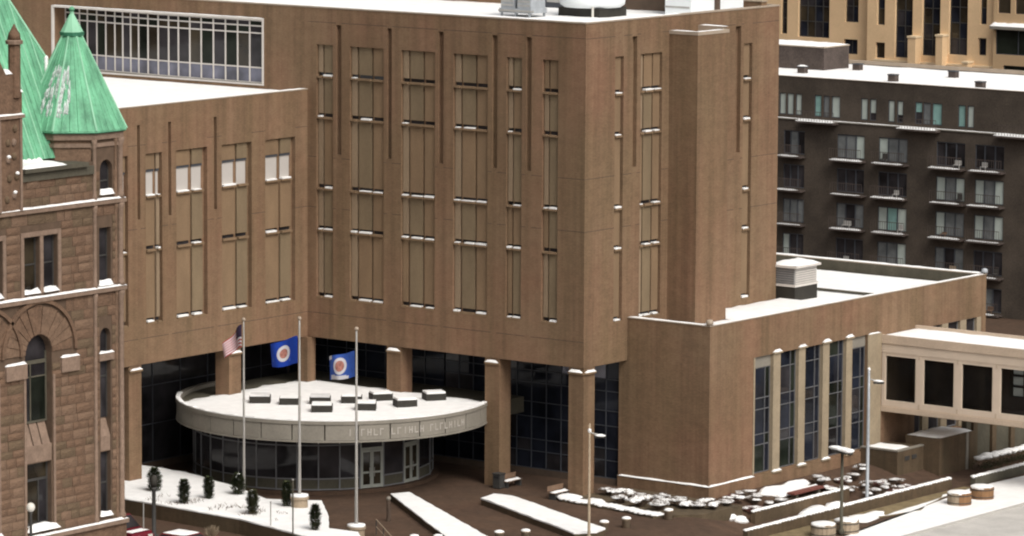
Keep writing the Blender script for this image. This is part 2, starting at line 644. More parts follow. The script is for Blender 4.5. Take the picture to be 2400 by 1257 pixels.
B_GR = [(5.10, 5.62), (16.86, 17.5)]
DEP = 0.32
holesA = [(rect(a, b, 11.2, 28.25), DEP) for a, b, n in A_BAYS] + [(rect(a, b, 20.95, 29.62), .28) for a, b in A_GR]
CW0, CW1, CWB, CWT = -23.2, -3.95, 25.32, 29.62
holesA.append((rect(CW0, CW1, CWB, CWT), 0.12))
mb = MB()
PA.facade(mb, [(-34, 24.9), (0.0, 24.9), (0.0, ZS), (LA, ZS), (LA, ZT), (-34, ZT)], holesA)
for a, b in A_GR:
    mb.poly([PA.p(a, 20.95, .28), PA.p(b, 20.95, .28), PA.p(b, 29.62, .28), PA.p(a, 29.62, .28)])
mb.build('wall', 'brick', bld)
mb = MB()
PL.facade(mb, [(-34, ZS), (0, ZS), (0, ZL), (-34, ZL)], [(rect(a, b, 11.05, 22.1), DEP) for a, b, n in L_BAYS] + [(rect(a, b, 17.9, 24.0), .25) for a, b in L_GR])
for a, b in L_GR:
    mb.poly([PL.p(a, 17.9, .25), PL.p(b, 17.9, .25), PL.p(b, 24.0, .25), PL.p(a, 24.0, .25)])
mb.build('wall', 'brick', bld)
mb = MB()
PB.facade(mb, [(0, ZS), (4.85, ZS), (4.85, 10.4), (LB, 10.4), (LB, ZT), (0, ZT)], [(rect(a, b, 11.15, 28.4), DEP) for a, b, n in B_BAYS] + [(rect(a, b, 21.1, 29.6), .28) for a, b in B_GR])
for a, b in B_GR:
    mb.poly([PB.p(a, 21.1, .28), PB.p(b, 21.1, .28), PB.p(b, 29.6, .28), PB.p(a, 29.6, .28)])
mb.build('wall', 'brick', bld)
MB().poly([(LA, LB, 0), (-34, LB, 0), (-34, LB, ZT), (LA, LB, ZT)]).build('wall', 'brick', bld)
MB().poly([(-34, 0, ZS), (-34, LB, ZS), (-34, LB, ZT), (-34, 0, ZT)]).build('wall', 'brick', bld)
MB().poly([(-34, -34, ZS), (0, -34, ZS), (0, -34, ZL), (-34, -34, ZL)]).build('wall', 'brick', bld)


def bay(P, a, b, n, top, rows, first=None):
    """recessed strip: backing, precast panels, slit windows and snowy sills"""
    mb = MB()
    z_bot = rows[-1] - .12
    mb.poly([P.p(a, z_bot - .1, DEP), P.p(b, z_bot - .1, DEP), P.p(b, top, DEP), P.p(a, top, DEP)])
    base = mb.build('window_bay', 'brick', bld)
    w = (b - a)
    if P is PL:
        cells = [(a + .12, a + .48 * w), (a + .56 * w, b - .32)] if n == 2 else [(a + .1, a + .62 * w), (a + .74 * w, b - .1)]
    elif n == 2:
        cells = [(a + .05, a + .17 * w), (a + .23 * w, a + .60 * w), (a + .66 * w, b - .08)]
    elif w > 1.1:
        cells = [(a + .06, a + .30 * w), (a + .40 * w, b - .06)]
    else:
        cells = [(a + .12, b - .12)]
    tops = [top] + [r - .14 for r in rows[:-1]]
    for ic, (u0, u1) in enumerate(cells):
        tone = 'precast_lit' if (u1 - u0 < .5) else ('precast_olive' if ic % 2 else 'precast')  # narrow strips: light on the recess jamb painted as a paler tone
        for k, r in enumerate(rows):
            slit = 0.24
            hi, lo = tops[k], r + slit
            if first and k == 0:
                lo = first[1]
            m = MB()
            P.box(m, u0, u1, lo, hi - .015, DEP - .16, DEP - .01)
            m.build('panel', tone if random.random() < .8 else 'precast', base)
            m = MB()
            if first and k == 0:
                P.box(m, u0 + .05, u1 - .05, r, first[1] - .02, DEP - .06, DEP - .02)
                wd = m.build('window', random.choice(['blind_white', 'blind_white']), base)
                m2 = MB()
                P.box(m2, u0, u1, first[1] - .16, first[1] - .005, DEP - .12, DEP - .055)
                m2.build('window_head', 'frame_dark', base)
            else:
                P.box(m, u0, u1, r + .01, lo - .005, DEP - .05, DEP - .02)
                m.build('slit_window', 'glass', base)
            m = MB()
            P.box(m, u0, u1, r - .13, r, DEP - .34, DEP - .012)
            sl = m.build('sill', 'precast', base)
            heavy = (k >= 2) or (P is not PA and not (P is PL and k == 1))
            if random.random() < ((0.9 if heavy else 0.3) * (.5 if u1 - u0 < .5 else 1)):
                p0, p1 = P.p(u0 + .02, 0, DEP - .34), P.p(u1 - .02, 0, DEP - .03)
                x0, x1 = sorted((p0[0], p1[0]))
                y0, y1 = sorted((p0[1], p1[1]))
                h = random.uniform(.05, .12)
                m = MB()
                cut = random.uniform(.7, 1.0)
                if P is PA:
                    x0 = x1 - (x1 - x0) * cut
                else:
                    y1 = y0 + (y1 - y0) * cut
                m.box(x0, x1, y0, y1, r + .004, r + h)
                m.build('sill_snow', 'snow', base)
    return base


for a, b, n in A_BAYS:
    bay(PA, a, b, n, 28.25, ROWS)
for a, b, n in L_BAYS:
    bay(PL, a, b, n, 22.1, [19.35, 15.86, 11.15], first=(0, 21.05))
for a, b, n in B_BAYS:
    bay(PB, a, b, n, 28.4, [26.0, 23.28, 18.55, 15.88, 11.2])

for P, lo, hi, zs, blk in ((PA, .02, LA - .02, (10.15, 17.3, 20.7, 29.75), A_BAYS), (PL, -33.9, -.02, (10.15, 17.3, 22.7), L_BAYS), (PB, .02, LB - .02, (17.3, 20.7, 29.72), B_BAYS)):
    for z in zs:
        cuts = sorted([(q[0], q[1]) for q in blk] + [(q[0] - .02, q[1] + .02) for q in {id(PA): A_GR, id(PL): L_GR, id(PB): B_GR}[id(P)]] + ([(9.2, 12.76)] if P is PB else []))
        u = lo
        for a, b in cuts + [(hi, hi)]:
            if not (11 < z < 28.3) and P is not PB and b - a > 1:
                continue
            if a - u > .15:
                m = MB()
                P.box(m, u, a, z - .018, z + .018, -.004, .01)
                m.build('joint', 'stone_dark', bld)
            u = max(u, b)

# square shaft standing proud of the right-hand face
m = MB().box(LA - .2, 25.43, 9.21, 12.75, 10.3, 29.55)
sh = m.build('stair_shaft', 'brick', bld)
m = MB().box(LA, 25.46, 9.18, 9.48, 29.55, 29.78).box(25.16, 25.46, 9.48, 12.78, 29.55, 29.78).box(LA, 25.16, 12.48, 12.78, 29.55, 29.95)
m.build('shaft_coping', 'coping', sh)
m = MB()
snow_mesh(m, 25.2, 25.44, 9.2, 12.2, 29.78, .05)
snow_mesh(m, LA + .1, 25.2, 9.2, 9.42, 29.78, .05)
snow_mesh(m, LA + .1, 25.4, 12.5, 12.76, 29.95, .06)
m.build('coping_snow', 'snow', sh, True)

# roofs, copings and their snow
MB().box(-34, LA - .35, .35, LB - .3, 29.9, 30.28).build('roof_deck', 'concrete_dark', bld)
snow_obj('roof_snow', bld, -34, LA - .36, .36, LB - .3, 30.28, .14, step=1.2, rough=.5)
m = MB().box(-34, LA + .04, -.04, .35, ZT, ZT + .1)
m.box(LA - .35, LA + .04, .35, LB + .04, ZT, ZT + .1).box(-34, LA - .35, LB - .3, LB + .04, ZT, ZT + .1)
m.build('coping', 'coping', bld)
m = MB()
snow_mesh(m, -34, LA - .05, 0.0, .33, ZT + .1, .09, step=.6)
snow_mesh(m, LA - .33, LA + .02, .1, 10.5, ZT + .1, .07, step=.5)
m.build('coping_snow', 'snow', bld, True)
MB().box(-34, -.35, -33.7, -.02, 24.5, 24.98).build('roof_deck', 'concrete_dark', bld)
snow_obj('roof_snow', bld, -34, -.30, -33.7, -.03, 24.98, .12, step=1.0, rough=.5)
MB().box(-.36, .03, -34, -.0, ZL, ZL + .06).build('coping', 'coping', bld)
snow_obj('coping_snow', bld, -.34, -.06, -34, -.02, ZL + .06, .06, step=.6)
# set-back penthouse wall on the roof
MB().box(-34, 6.3, 15.0, 21, 30.3, 33.0).build('penthouse', 'brick', bld)
MB().box(6.3, 22.2, 16.0, 16.4, 30.3, 33.5).build('roof_screen', 'soffit', bld)

# soffits, columns and recessed ground-floor glazing
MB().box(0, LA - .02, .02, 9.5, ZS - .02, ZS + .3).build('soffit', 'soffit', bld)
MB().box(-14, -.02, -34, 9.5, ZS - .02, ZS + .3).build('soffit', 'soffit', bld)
COLS = [(6.83, 0.06, 1.2, 0), (15.1, 0.06, 1.2, 0), (21.93, 0.06, 1.2, 0), (-1.26, -17.85, 1.2, 1), (-1.26, -8.0, 1.2, 1), (-.5, -.42, .84, 2), (-1.26, -28.5, 1.2, 1)]
for cx, cy, w, kind in COLS:
    zb = gz(cx, cy) - .1
    c = MB().box(cx, cx + w, cy, cy + w, zb, ZS - .025).build('column', 'brick', bld)
    if kind == 0:
        MB().box(cx + .02, cx + w + .03, cy - .12, cy - .003, ZS - .42, ZS - .3).build('ledge', 'precast', c)
        snow_obj('ledge_snow', c, cx + .02, cx + w * .95, cy - .12, cy, ZS - .3, .2, step=.2)
        if cx > 20:
            MB().box(cx + w + .003, cx + w + .14, cy, cy + w, ZS - .42, ZS - .3).build('ledge', 'precast', c)
            snow_obj('ledge_snow', c, cx + w, cx + w + .14, cy + .1, cy + w, ZS - .3, .2, step=.2)
    elif kind == 1:
        MB().box(cx + w + .003, cx + w + .14, cy, cy + w, ZS - .42, ZS - .3).build('ledge', 'precast', c)
        snow_obj('ledge_snow', c, cx + w, cx + w + .14, cy + .1, cy + w, ZS - .3, .2, step=.2)


def glazing(P, us, zs, parent, gm, fm, w=.07, d=.12, name='glazed_wall', gset=.06, jit=None):
    """grid of bars with one pane object for each cell"""
    m = MB()
    for u in us:
        P.box(m, u - w / 2, u + w / 2, zs[0], zs[-1], 0, d)
    for z in zs:
        for k in range(len(us) - 1):
            P.box(m, us[k] + w / 2, us[k + 1] - w / 2, z - w / 2, z + w / 2, .012, d - .01)
    fr = m.build(name, fm, parent)
    for k in range(len(us) - 1):
        for j in range(len(zs) - 1):
            m = MB()
            P.box(m, us[k] + w / 2 - .01, us[k + 1] - w / 2 + .01, zs[j] + w / 2 - .01, zs[j + 1] - w / 2 + .01, gset, gset + .02)
            mm = gm if isinstance(gm, str) else (gm(k, j))
            m.build('pane', mm, fr)
    return fr


PG = Plane((0, 5.05, 0), (1, 0, 0), (0, 1, 0))
glazing(PG, lin(7.8, 22.5, 12), [.45, 1.6, 2.4, 3.9, 4.9, 6.2, 7.0, ZS - .03], bld,
        lambda k, j: 'glass_blue' if (j == 6 and k in (8, 9, 10)) else ('glass_navy' if random.random() < .75 else 'glass'), 'frame_dark', .06)
glazing(PG, lin(-5.9, 7.8, 8), [.45, 3.0, 5.6, 7.0, ZS - .03], bld, 'glass_navy', 'frame_dark', .06)
MB().box(-6, 22.45, 5.03, 5.4, -.1, .42).build('glazing_kerb', 'soffit', bld)
PG2 = Plane((-6, 0, 0), (0, 1, 0), (-1, 0, 0))
glazing(PG2, lin(-34, 5.0, 14), [.45, 3.0, 5.6, ZS - .03], bld, 'glass', 'frame_dark', .06)
MB().box(-6.4, -5.98, -34, 5.03, -.1, .42).build('glazing_kerb', 'soffit', bld)
MB().box(-34, 22.4, 5.6, 5.8, 0, ZS).build('inner_wall', 'interior', bld)

# curved curtain wall high up at the left
mul = [-23.15, -22.4, -21.6, -20.75, -19.75, -18.81, -17.87, -17.07, -16.27, -15.48, -14.55, -13.57, -12.58, -11.67, -10.63, -9.59, -8.49, -7.4, -6.31, -5.23, -4.06]
tz = [CWB + .04, 26.38, 28.72, 29.2, CWT - .06]


def cw(xp):
    d = .14 + 1.0 * max(0, (-11.5 - xp) / 11.5) ** 1.7
    return (max(xp - .0 * d, CW0 + .05) if xp < -23 else xp, d)


m = MB()
pts = [cw(x) for x in mul]
for x, y in pts:
    m.box(x - .045, x + .045, y, y + .14, tz[0], tz[-1])
for z in tz:
    for k in range(len(pts) - 1):
        (xa, ya), (xb, yb) = pts[k], pts[k + 1]
        m.prism([(xa, ya + .015), (xb, yb + .015), (xb, yb + .12), (xa, ya + .12)], z - .045, z + .045)
cwf = m.build('curtain_wall', 'frame_white', bld)
for k in range(len(pts) - 1):
    (xa, ya), (xb, yb) = pts[k], pts[k + 1]
    for j in range(4):
        m = MB().prism([(xa, ya + .06), (xb, yb + .06), (xb, yb + .08), (xa, ya + .08)], tz[j] + .01, tz[j + 1] - .01)
        m.build('pane', 'glass_blue' if j == 0 else random.choice(['glass', 'glass', 'glass_warm', 'glass_green']), cwf)
MB().box(CW0 - .3, CW0 + .02, .13, 2.2, CWB - .3, CWT + .3).box(CW0, CW1, .135, 2.2, CWT - .01, CWT + .3).build('opening_lining', 'brick', cwf)
m = MB().box(CW0 - .15, CW1 + .12, -.05, .11, CWT, CWT + .13).box(CW1 - .03, CW1 + .12, -.05, .11, CWB - .12, CWT).box(CW0 - .15, CW0 + .02, -.05, .11, CWB - .12, CWT).box(CW0, CW1, -.04, .13, CWB - .12, CWB)
m.build('curtain_frame', 'frame_white', cwf)
snow_obj('frame_snow', cwf, CW0 - .1, CW1 + .1, -.05, .0, CWT + .13, .05, step=.3)
MB().prism([(CW0, .13)] + [(x, y + .2) for x, y in pts] + [(CW1, .13)], CWB - .02, CWB + .03).build('ledge', 'concrete', cwf)

# ------------------------------------------------------------------ things on the main roof
def rooftop(name, label, loc, parts, cat='rooftop unit'):
    t = thing(name, label, cat, loc)
    for pn, mt, f in parts:
        f(MB()).build(pn, mt, t, local=True)
    return t


def fan_unit():
    t = thing('cooling_unit', 'grey metal cooling unit with two fan drums on the snowy main roof', 'rooftop unit', (13.4, 6.2, 30.4))
    m = MB().box(-1.3, 1.3, -.9, .9, 0.25, .55)
    for x in (-1.15, 0, 1.15):
        for y in (-.8, .8):
            m.box(x - .06, x + .06, y - .06, y + .06, 0, .25)
    m.build('base_frame', 'galv', t, local=True)
    for x in (-.68, .68):
        b = MB().box(x - .55, x + .55, -.8, .8, .55, 2.1).build('casing', 'galv', t, local=True)
        for k in range(5):
            MB().box(x - .5, x + .5, -.83, -.803, .7 + k * .26, .82 + k * .26).build('louvre', 'louver', b)
        MB().lathe(x, 0, [(.45, 2.1), (.45, 2.35), (.38, 2.35), (.38, 2.2)], 16).build('fan_drum', 'galv', b)
    MB().tube((-1.3, -.95, .4), (1.6, -.95, .4), .06).build('pipe', 'steel', t, local=True)


fan_unit()
t = thing('exhaust_hood', 'white rounded exhaust hood on a dark square curb on the main roof', 'rooftop unit', (16.6, 9.6, 30.38))
MB().box(-1.7, 1.7, -1.5, 1.5, 0, .62).build('curb', 'skylight_metal', t, local=True)
MB().lathe(0, 0, [(1.9, .62), (2.15, .8), (2.2, 1.15), (1.75, 2.0), (1.6, 3.2)], 28).build('hood', 'white_metal', t, True, local=True)
MB().tube((1.2, -1.6, .0), (1.2, -1.6, .75), .08).build('vent_pipe', 'lamp_lens', t, local=True)
t = thing('plant_box', 'tall white metal plant box near the right edge of the main roof', 'rooftop unit', (21.0, 16.3, 30.38))
MB().prism([(-1.4, -2.6), (.7, -2.6), (1.35, 2.6), (-1.4, 2.6)], 0, 3.6).build('casing', 'white_metal', t, local=True)
MB().box(-1.42, .6, -2.64, -2.603, .5, .62).build('seam', 'louver', t, local=True)
t = thing('duct_box', 'dark grey duct box behind the white exhaust hood on the main roof', 'rooftop unit', (11.0, 14.4, 30.38))
MB().box(-1.6, 1.6, -.6, .5, 0, 2.4).build('casing', 'frame_dark', t, local=True)
MB().box(-1.3, 1.3, -.65, -.603, .4, 2.0).build('louvre', 'louver', t, local=True)
t = thing('roof_parapet', 'low brown brick upstand on the roof at the far right corner', 'upstand', (20.0, 20.6, 30.3))
MB().box(-1.2, 2.9, -.3, .3, 0, .75).build('upstand_wall', 'brick', t, local=True)
MB().box(-1.25, 2.95, -.35, .35, .75, .83).build('upstand_coping', 'coping', t, local=True)

# ------------------------------------------------------------------ low wing (podium) with tall windows
PX, PY, PZ, PR = 29.703, 4.806, 11.25, 38.80
wing = thing('low_brick_wing', 'low brown brick wing with a snowy flat roof and tall windows between pale piers', 'building', (26, 5, 0))
PF = Plane((0, PY, 0), (1, 0, 0), (0, 1, 0))
PS = Plane((PX, 0, 0), (0, 1, 0), (-1, 0, 0))
m = MB()
PF.facade(m, [(22.5, -2.2), (PX, -2.2), (PX, PZ), (LA + .01, PZ), (LA + .01, ZS - .03), (22.5, ZS - .03)], [])
W0, W1, WZ0, WZ1 = 9.98, 23.5, .88, 8.66
V0, V1 = 29.6, 38.2
PS.facade(m, [(PY, -2.2), (PR, -2.2), (PR, PZ), (PY, PZ)], [(rect(W0, W1, WZ0, WZ1), .55), (rect(V0, V1, WZ0, 8.35), .55)])
m.poly([(22.5, PY, -2.2), (22.5, PR, -2.2), (22.5, PR, ZS), (22.5, PY, ZS)])
m.poly([(5, PR, -2.2), (PX, PR, -2.2), (PX, PR, PZ), (5, PR, PZ)])
m.build('wall', 'brick', wing)
m = MB().box(22.52, PX + .12, PY - .12, PY - .004, -1.2, .80).box(PX + .004, PX + .12, PY - .004, W0 - .05, -1.2, .80)
m.box(PX + .004, PX + .10, W0 - .05, W1, -1.2, .78)
m.build('plinth', 'brick', wing)
m = MB()
snow_mesh(m, 22.55, PX + .13, PY - .16, PY, .80, .12, step=.3)
snow_mesh(m, PX, PX + .14, PY - .1, W0 - .05, .80, .12, step=.3)
m.build('plinth_snow', 'snow', wing, True)
# parapet: inner faces, coping, roof deck, snow
m = MB().box(23.2, PX - .02, PY + .02, PY + .35, 10.3, PZ - .01).box(PX - .35, PX - .02, PY + .35, PR - .35, 10.3, PZ - .01)
m.build('parapet', 'concrete_dark', wing)
MB().box(5, PX - .02, PR - .35, PR - .02, 10.3, PZ - .01).build('parapet', 'concrete_dark', wing)
m = MB().box(LA + .02, PX + .04, PY - .04, PY + .36, PZ, PZ + .07).box(PX - .36, PX + .04, PY + .36, PR - .36, PZ, PZ + .07).box(5, PX + .04, PR - .36, PR + .04, PZ, PZ + .07)
m.build('coping', 'coping', wing)
m = MB()
snow_mesh(m, LA + .05, PX, PY, PY + .3, PZ + .07, .07, step=.3)
snow_mesh(m, PX - .3, PX + .02, PY + .3, PR - .4, PZ + .07, .06, step=.4)
snow_mesh(m, 5, PX, PR - .34, PR + .02, PZ + .07, .1, step=.6)
m.build('coping_snow', 'snow', wing, True)
MB().box(LA + .01, PX - .36, PY + .36, LB, 10.2, 10.5).box(5, PX - .36, LB + .01, PR - .36, 10.2, 10.5).build('roof_deck', 'concrete_dark', wing)
m = MB()
snow_mesh(m, LA + .05, PX - .38, 12.9, LB, 10.5, .5, step=.8, rough=.2)
snow_mesh(m, 25.5, PX - .38, PY + .36, 12.9, 10.5, .12, step=.6)
snow_mesh(m, 5, PX - .38, LB, 28.6, 10.5, .16, step=.9)
snow_mesh(m, 5, PX - .38, 28.9, PR - .5, 10.5, .16, step=.9)
m.build('roof_snow', 'snow', wing, True)
MB().tube((8, 28.75, 10.62), (PX - 1, 28.75, 10.62), .09).build('roof_pipe', 'concrete_dark', wing)
MB().lathe(PX - .1, PR - .1, [(.2, PZ + .1), (.24, PZ + .2), (.2, PZ + .38), (.06, PZ + .44)], 10).build('corner_vent', 'galv', wing, True)
MB().lathe(PX - .12, PY + .12, [(.2, PZ + .08), (.24, PZ + .25), (.2, PZ + .42), (.05, PZ + .46)], 10).build('corner_vent', 'coping', wing, True)
# piers and windows
piers = [(12.05, 13.0), (15.05, 15.95), (17.95, 18.85), (20.8, 21.65)]
for a, b in piers:
    m = MB()
    PS.box(m, a + .02, b - .10, WZ0 - .02, WZ1 + .0, -.06, .3)
    p = m.build('pier', 'pier_stone', wing)
    m = MB()
    PS.box(m, a - .04, b + .04, WZ1 + .005, WZ1 + .12, -.16, .0)
    m.build('pier_cap', 'pier_stone', p)
    snow_obj('cap_snow', p, PX, PX + .17, a - .02, b, WZ1 + .12, .2, step=.2)
    m = MB()
    PS.box(m, a - .1, b + .02, WZ0 - .14, WZ0 - .025, -.2, -.005)
    m.build('pier_base', 'pier_stone', p)
    snow_obj('base_snow', p, PX + .05, PX + .22, a - .08, b, WZ0 - .025, .17, step=.2)
m = MB()
PS.box(m, 23.5, 25.2, WZ0 - .5, WZ1, -.07, -.004)
m.build('pier', 'pier_stone', wing)
m = MB()
PS.box(m, W0 - .16, W0 - .002, WZ0, WZ1, -.04, .1)
m.build('window_jamb', 'pier_stone', wing)
snow_obj('cap_snow', wing, PX, PX + .1, 23.6, 25.0, WZ1 + .003, .10, step=.2)
edges = [W0] + [q for p in piers for q in (p[0] + .02, p[1] - .10)] + [W1]
P2 = Plane((PX - .2, 0, 0), (0, 1, 0), (-1, 0, 0))
for k in range(0, len(edges), 2):
    a, b = edges[k], edges[k + 1]
    zt = WZ1 - (.8 if k in (0, len(edges) - 2) else 0)
    mid = a + (b - a) * .72
    glazing(P2, [a + .04, mid, b - .04], [WZ0 + .05, 2.75, 3.45, 5.1, 5.85, 7.65, zt] if zt > 8.2 else [WZ0 + .05, 2.75, 3.45, 5.1, 5.85, zt], wing,
            lambda k, j: random.choice(['glass', 'glass_navy', 'glass_navy', 'glass_green']), 'frame_steel', .06, name='window')
    if zt < 8.2:
        m = MB()
        P2.box(m, a + .01, b - .01, zt + .04, WZ1 - .01, -.02, .1)
        m.build('head_panel', 'concrete', wing)
pv = [(30.6, 31.4), (33.0, 33.8), (35.4, 36.2), (37.6, 38.15)]
m = MB()
for a, b in pv:
    m = MB()
    PS.box(m, a, b, WZ0, 8.34, -.02, .4)
    m.build('pier', 'pier_stone', wing)
ed = [V0] + [q for p in pv for q in p]
for k in range(0, len(ed) - 1, 2):
    glazing(P2, [ed[k] + .03, ed[k + 1] - .03], [WZ0 + .1, 3.4, 5.8, 8.3], wing, 'glass', 'frame_grey', .07, name='window')

t = thing('roof_vent_unit', 'snow-capped grey roof unit with pale louvres on a dark base, on the low wing', 'rooftop unit', (23.9, 23.7, 10.55))
MB().box(-1.0, .75, -1.55, 1.2, 0, 1.05).build('base', 'skylight_metal', t, local=True)
MB().box(-1.04, .79, -1.59, 1.24, 1.05, 1.2).build('band', 'frame_white', t, local=True)
b = MB().box(-.97, .7, -1.5, 1.15, 1.2, 2.35).build('louvre_box', 'louver', t, local=True)
for k in range(7):
    MB().box(.703, .76, -1.45, 1.1, 1.26 + k * .155, 1.33 + k * .155).build('louvre', 'frame_white', b)
    MB().box(-.92, .66, -1.56, -1.503, 1.26 + k * .155, 1.33 + k * .155).build('louvre', 'frame_grey', b)
MB().box(-1.15, .95, -1.7, 1.35, 2.35, 2.5).build('lid', 'frame_white', t, local=True)
snow_mesh(MB(), -1.12, .92, -1.67, 1.32, 2.5, .28).build('snow', 'snow', t, True, local=True)

# ------------------------------------------------------------------ round entrance canopy and glazed drum
CX, CY, CR = 5.78, -4.2, 10.38
can = thing('entrance_canopy', 'round flat entrance canopy with concrete fascia, skylights and snowy roof', 'canopy', (CX, CY, 0))
A0, A1 = -pi - .05, .50
front = lin(A0, A1, 64)


def back_pts(r):
    return [(CX + r * cos(A1), 4.98), (CX + r * cos(A0), 4.98)]


MB().prism([(CX + (CR - .35) * cos(a), CY + (CR - .35) * sin(a)) for a in front] + back_pts(CR - .35), 4.15, 5.2).build('canopy_slab', 'concrete_dark', can)
NSEG = 18
for k in range(NSEG):
    a0 = A0 + (A1 - A0) * k / NSEG + .004
    a1 = A0 + (A1 - A0) * (k + 1) / NSEG - .004
    arc = lin(a0, a1, 5)
    m = MB().prism([(CX + CR * cos(a), CY + CR * sin(a)) for a in arc] + [(CX + (CR - .3) * cos(a), CY + (CR - .3) * sin(a)) for a in reversed(arc)], 4.22, 5.22)
    m.build('fascia_panel', 'concrete', can)


def ring(r0, r1, z0, z1, a0=A0, a1=A1, n=80, wob=0.0):
    m = MB()
    for k in range(n):
        t0, t1 = a0 + (a1 - a0) * k / n, a0 + (a1 - a0) * (k + 1) / n
        m.prism([(CX + r * cos(t), CY + r * sin(t)) for r, t in ((r0, t0), (r1, t0), (r1, t1), (r0, t1))], z0, z1 + wob * sin(k * 1.7))
    return m


ring(CR - .30, CR + .05, 4.08, 4.20).build('fascia_drip', 'concrete', can)
ring(CR - .34, CR + .06, 5.24, 5.46).build('rim', 'concrete', can)
ring(CR - .26, CR + .03, 5.462, 5.53, -2.6, .42, 80, .02).build('rim_snow', 'snow', can)


def snow_disc(x, y):
    """snow thins out where the block overhead keeps it off"""
    e = 0.0
    e = max(e, sm((y - .2 + .5 * noise.noise((x * .6, 1, 2))) / 1.6))
    e = max(e, sm((-x - .2 + .5 * noise.noise((y * .6, 4, 2))) / 1.6))
    return 1 - e


m = MB()
nx, ny = 110, 80
idx = {}
rr_ = CR - .37
for i in range(nx + 1):
    for j in range(ny + 1):
        x = CX - rr_ + 2 * rr_ * i / nx
        y = CY - rr_ + (4.9 - CY + rr_) * j / ny
        if y < CY or x > CX + rr_ * cos(A1):
            d = hypot(x - CX, y - CY)
            if d > rr_ + .25:
                continue
            if d > rr_:
                x, y = CX + (x - CX) * rr_ / d, CY + (y - CY) * rr_ / d
        sd = snow_disc(x, y)
        if sd < .02:
            continue
        idx[(i, j)] = len(m.v)
        m.v.append((x, y, 5.19 + .22 * sd + .02 * noise.noise((x, y, 3))))
for i in range(nx):
    for j in range(ny):
        q = [(i, j), (i + 1, j), (i + 1, j + 1), (i, j + 1)]
        if all(p in idx for p in q):
            m.f.append(tuple(idx[p] for p in q))
            m.m.append(0)
m.build('roof_snow', 'snow', can, True)
# skylights
SK = [(3.48, -9.0), (5.45, -8.3), (6.77, -6.8), (9.0, -9.3), (8.12, -5.2), (8.95, -3.2), (10.7, -6.9), (11.8, -4.2), (11.6, -.9)]
for k, (x, y) in enumerate(SK):
    w = .68
    ang = radians(37)
    if k in (5, 7, 8):
        ang = radians(55)
    c, s = cos(ang), sin(ang)
    q = [(x + (i * c - j * s) * 1, y + (i * s + j * c) * 1) for i, j in ((-w, -w * .8), (w, -w * .8), (w, w * .8), (-w, w * .8))]
    sk = MB().prism(q, 5.25, 5.86).build('skylight', 'skylight_metal', can)
    q2 = [(x + (a - x) * .94, y + (b - y) * .94) for a, b in q]
    MB().prism(q2, 5.862, 5.87 + (.11 if k != 1 else .04)).build('skylight_snow', 'snow' if k not in (0, 2) else 'snow_dirty', sk)
# raised lettering on the fascia: too small in the picture to be read, kept as letter-high strokes
rl = random.Random(5)
ang = -0.78
for wlen in (6, 6, 8):
    for k in range(wlen):
        a = ang
        cxp, cyp = CX + (CR + .03) * cos(a), CY + (CR + .03) * sin(a)
        tx, ty = -sin(a), cos(a)
        m = MB()
        for (o0, o1, z0, z1) in rl.choice([[(-.14, -.06, 0, .44), (-.06, .12, .36, .44)], [(-.14, -.06, 0, .44), (-.06, .14, 0, .08)], [(-.04, .04, 0, .44)], [(-.14, -.06, 0, .44), (.06, .14, 0, .44), (-.06, .06, .18, .26)]]):
            m.prism([(cxp + tx * o0, cyp + ty * o0), (cxp + tx * o1, cyp + ty * o1), (cxp + tx * o1 - cos(a) * .04, cyp + ty * o1 - sin(a) * .04), (cxp + tx * o0 - cos(a) * .04, cyp + ty * o0 - sin(a) * .04)], 4.5 + z0, 4.5 + z1)
        m.build('letter', 'letter', can)
        ang += .040
    ang += .035

DX, DY, DR = 3.64, -3.76, 7.95
drum = thing('glazed_entrance', 'curved dark glass entrance wall with two pale double doors under the round canopy', 'entrance', (DX, DY, 0))
MB().lathe(DX, DY, [(DR + .4, -.1), (DR + .4, .24)], 64).build('step', 'paver', drum)
a_edges = []
doors = [(-.485, -.265), (-.045, .175)]
aa = lin(-2.75, doors[0][0], 13) + lin(doors[0][1], doors[1][0], 1) + lin(doors[1][1], 1.25, 4)
m = MB()
for a in aa:
    x, y = DX + DR * cos(a), DY + DR * sin(a)
    m.prism([(x + (i * cos(a) - j * sin(a)), y + (i * sin(a) + j * cos(a))) for i, j in ((-.06, -.04), (.06, -.04), (.06, .04), (-.06, .04))], .25, 4.14)


def dpt(a, r=DR):
    return (DX + r * cos(a), DY + r * sin(a))


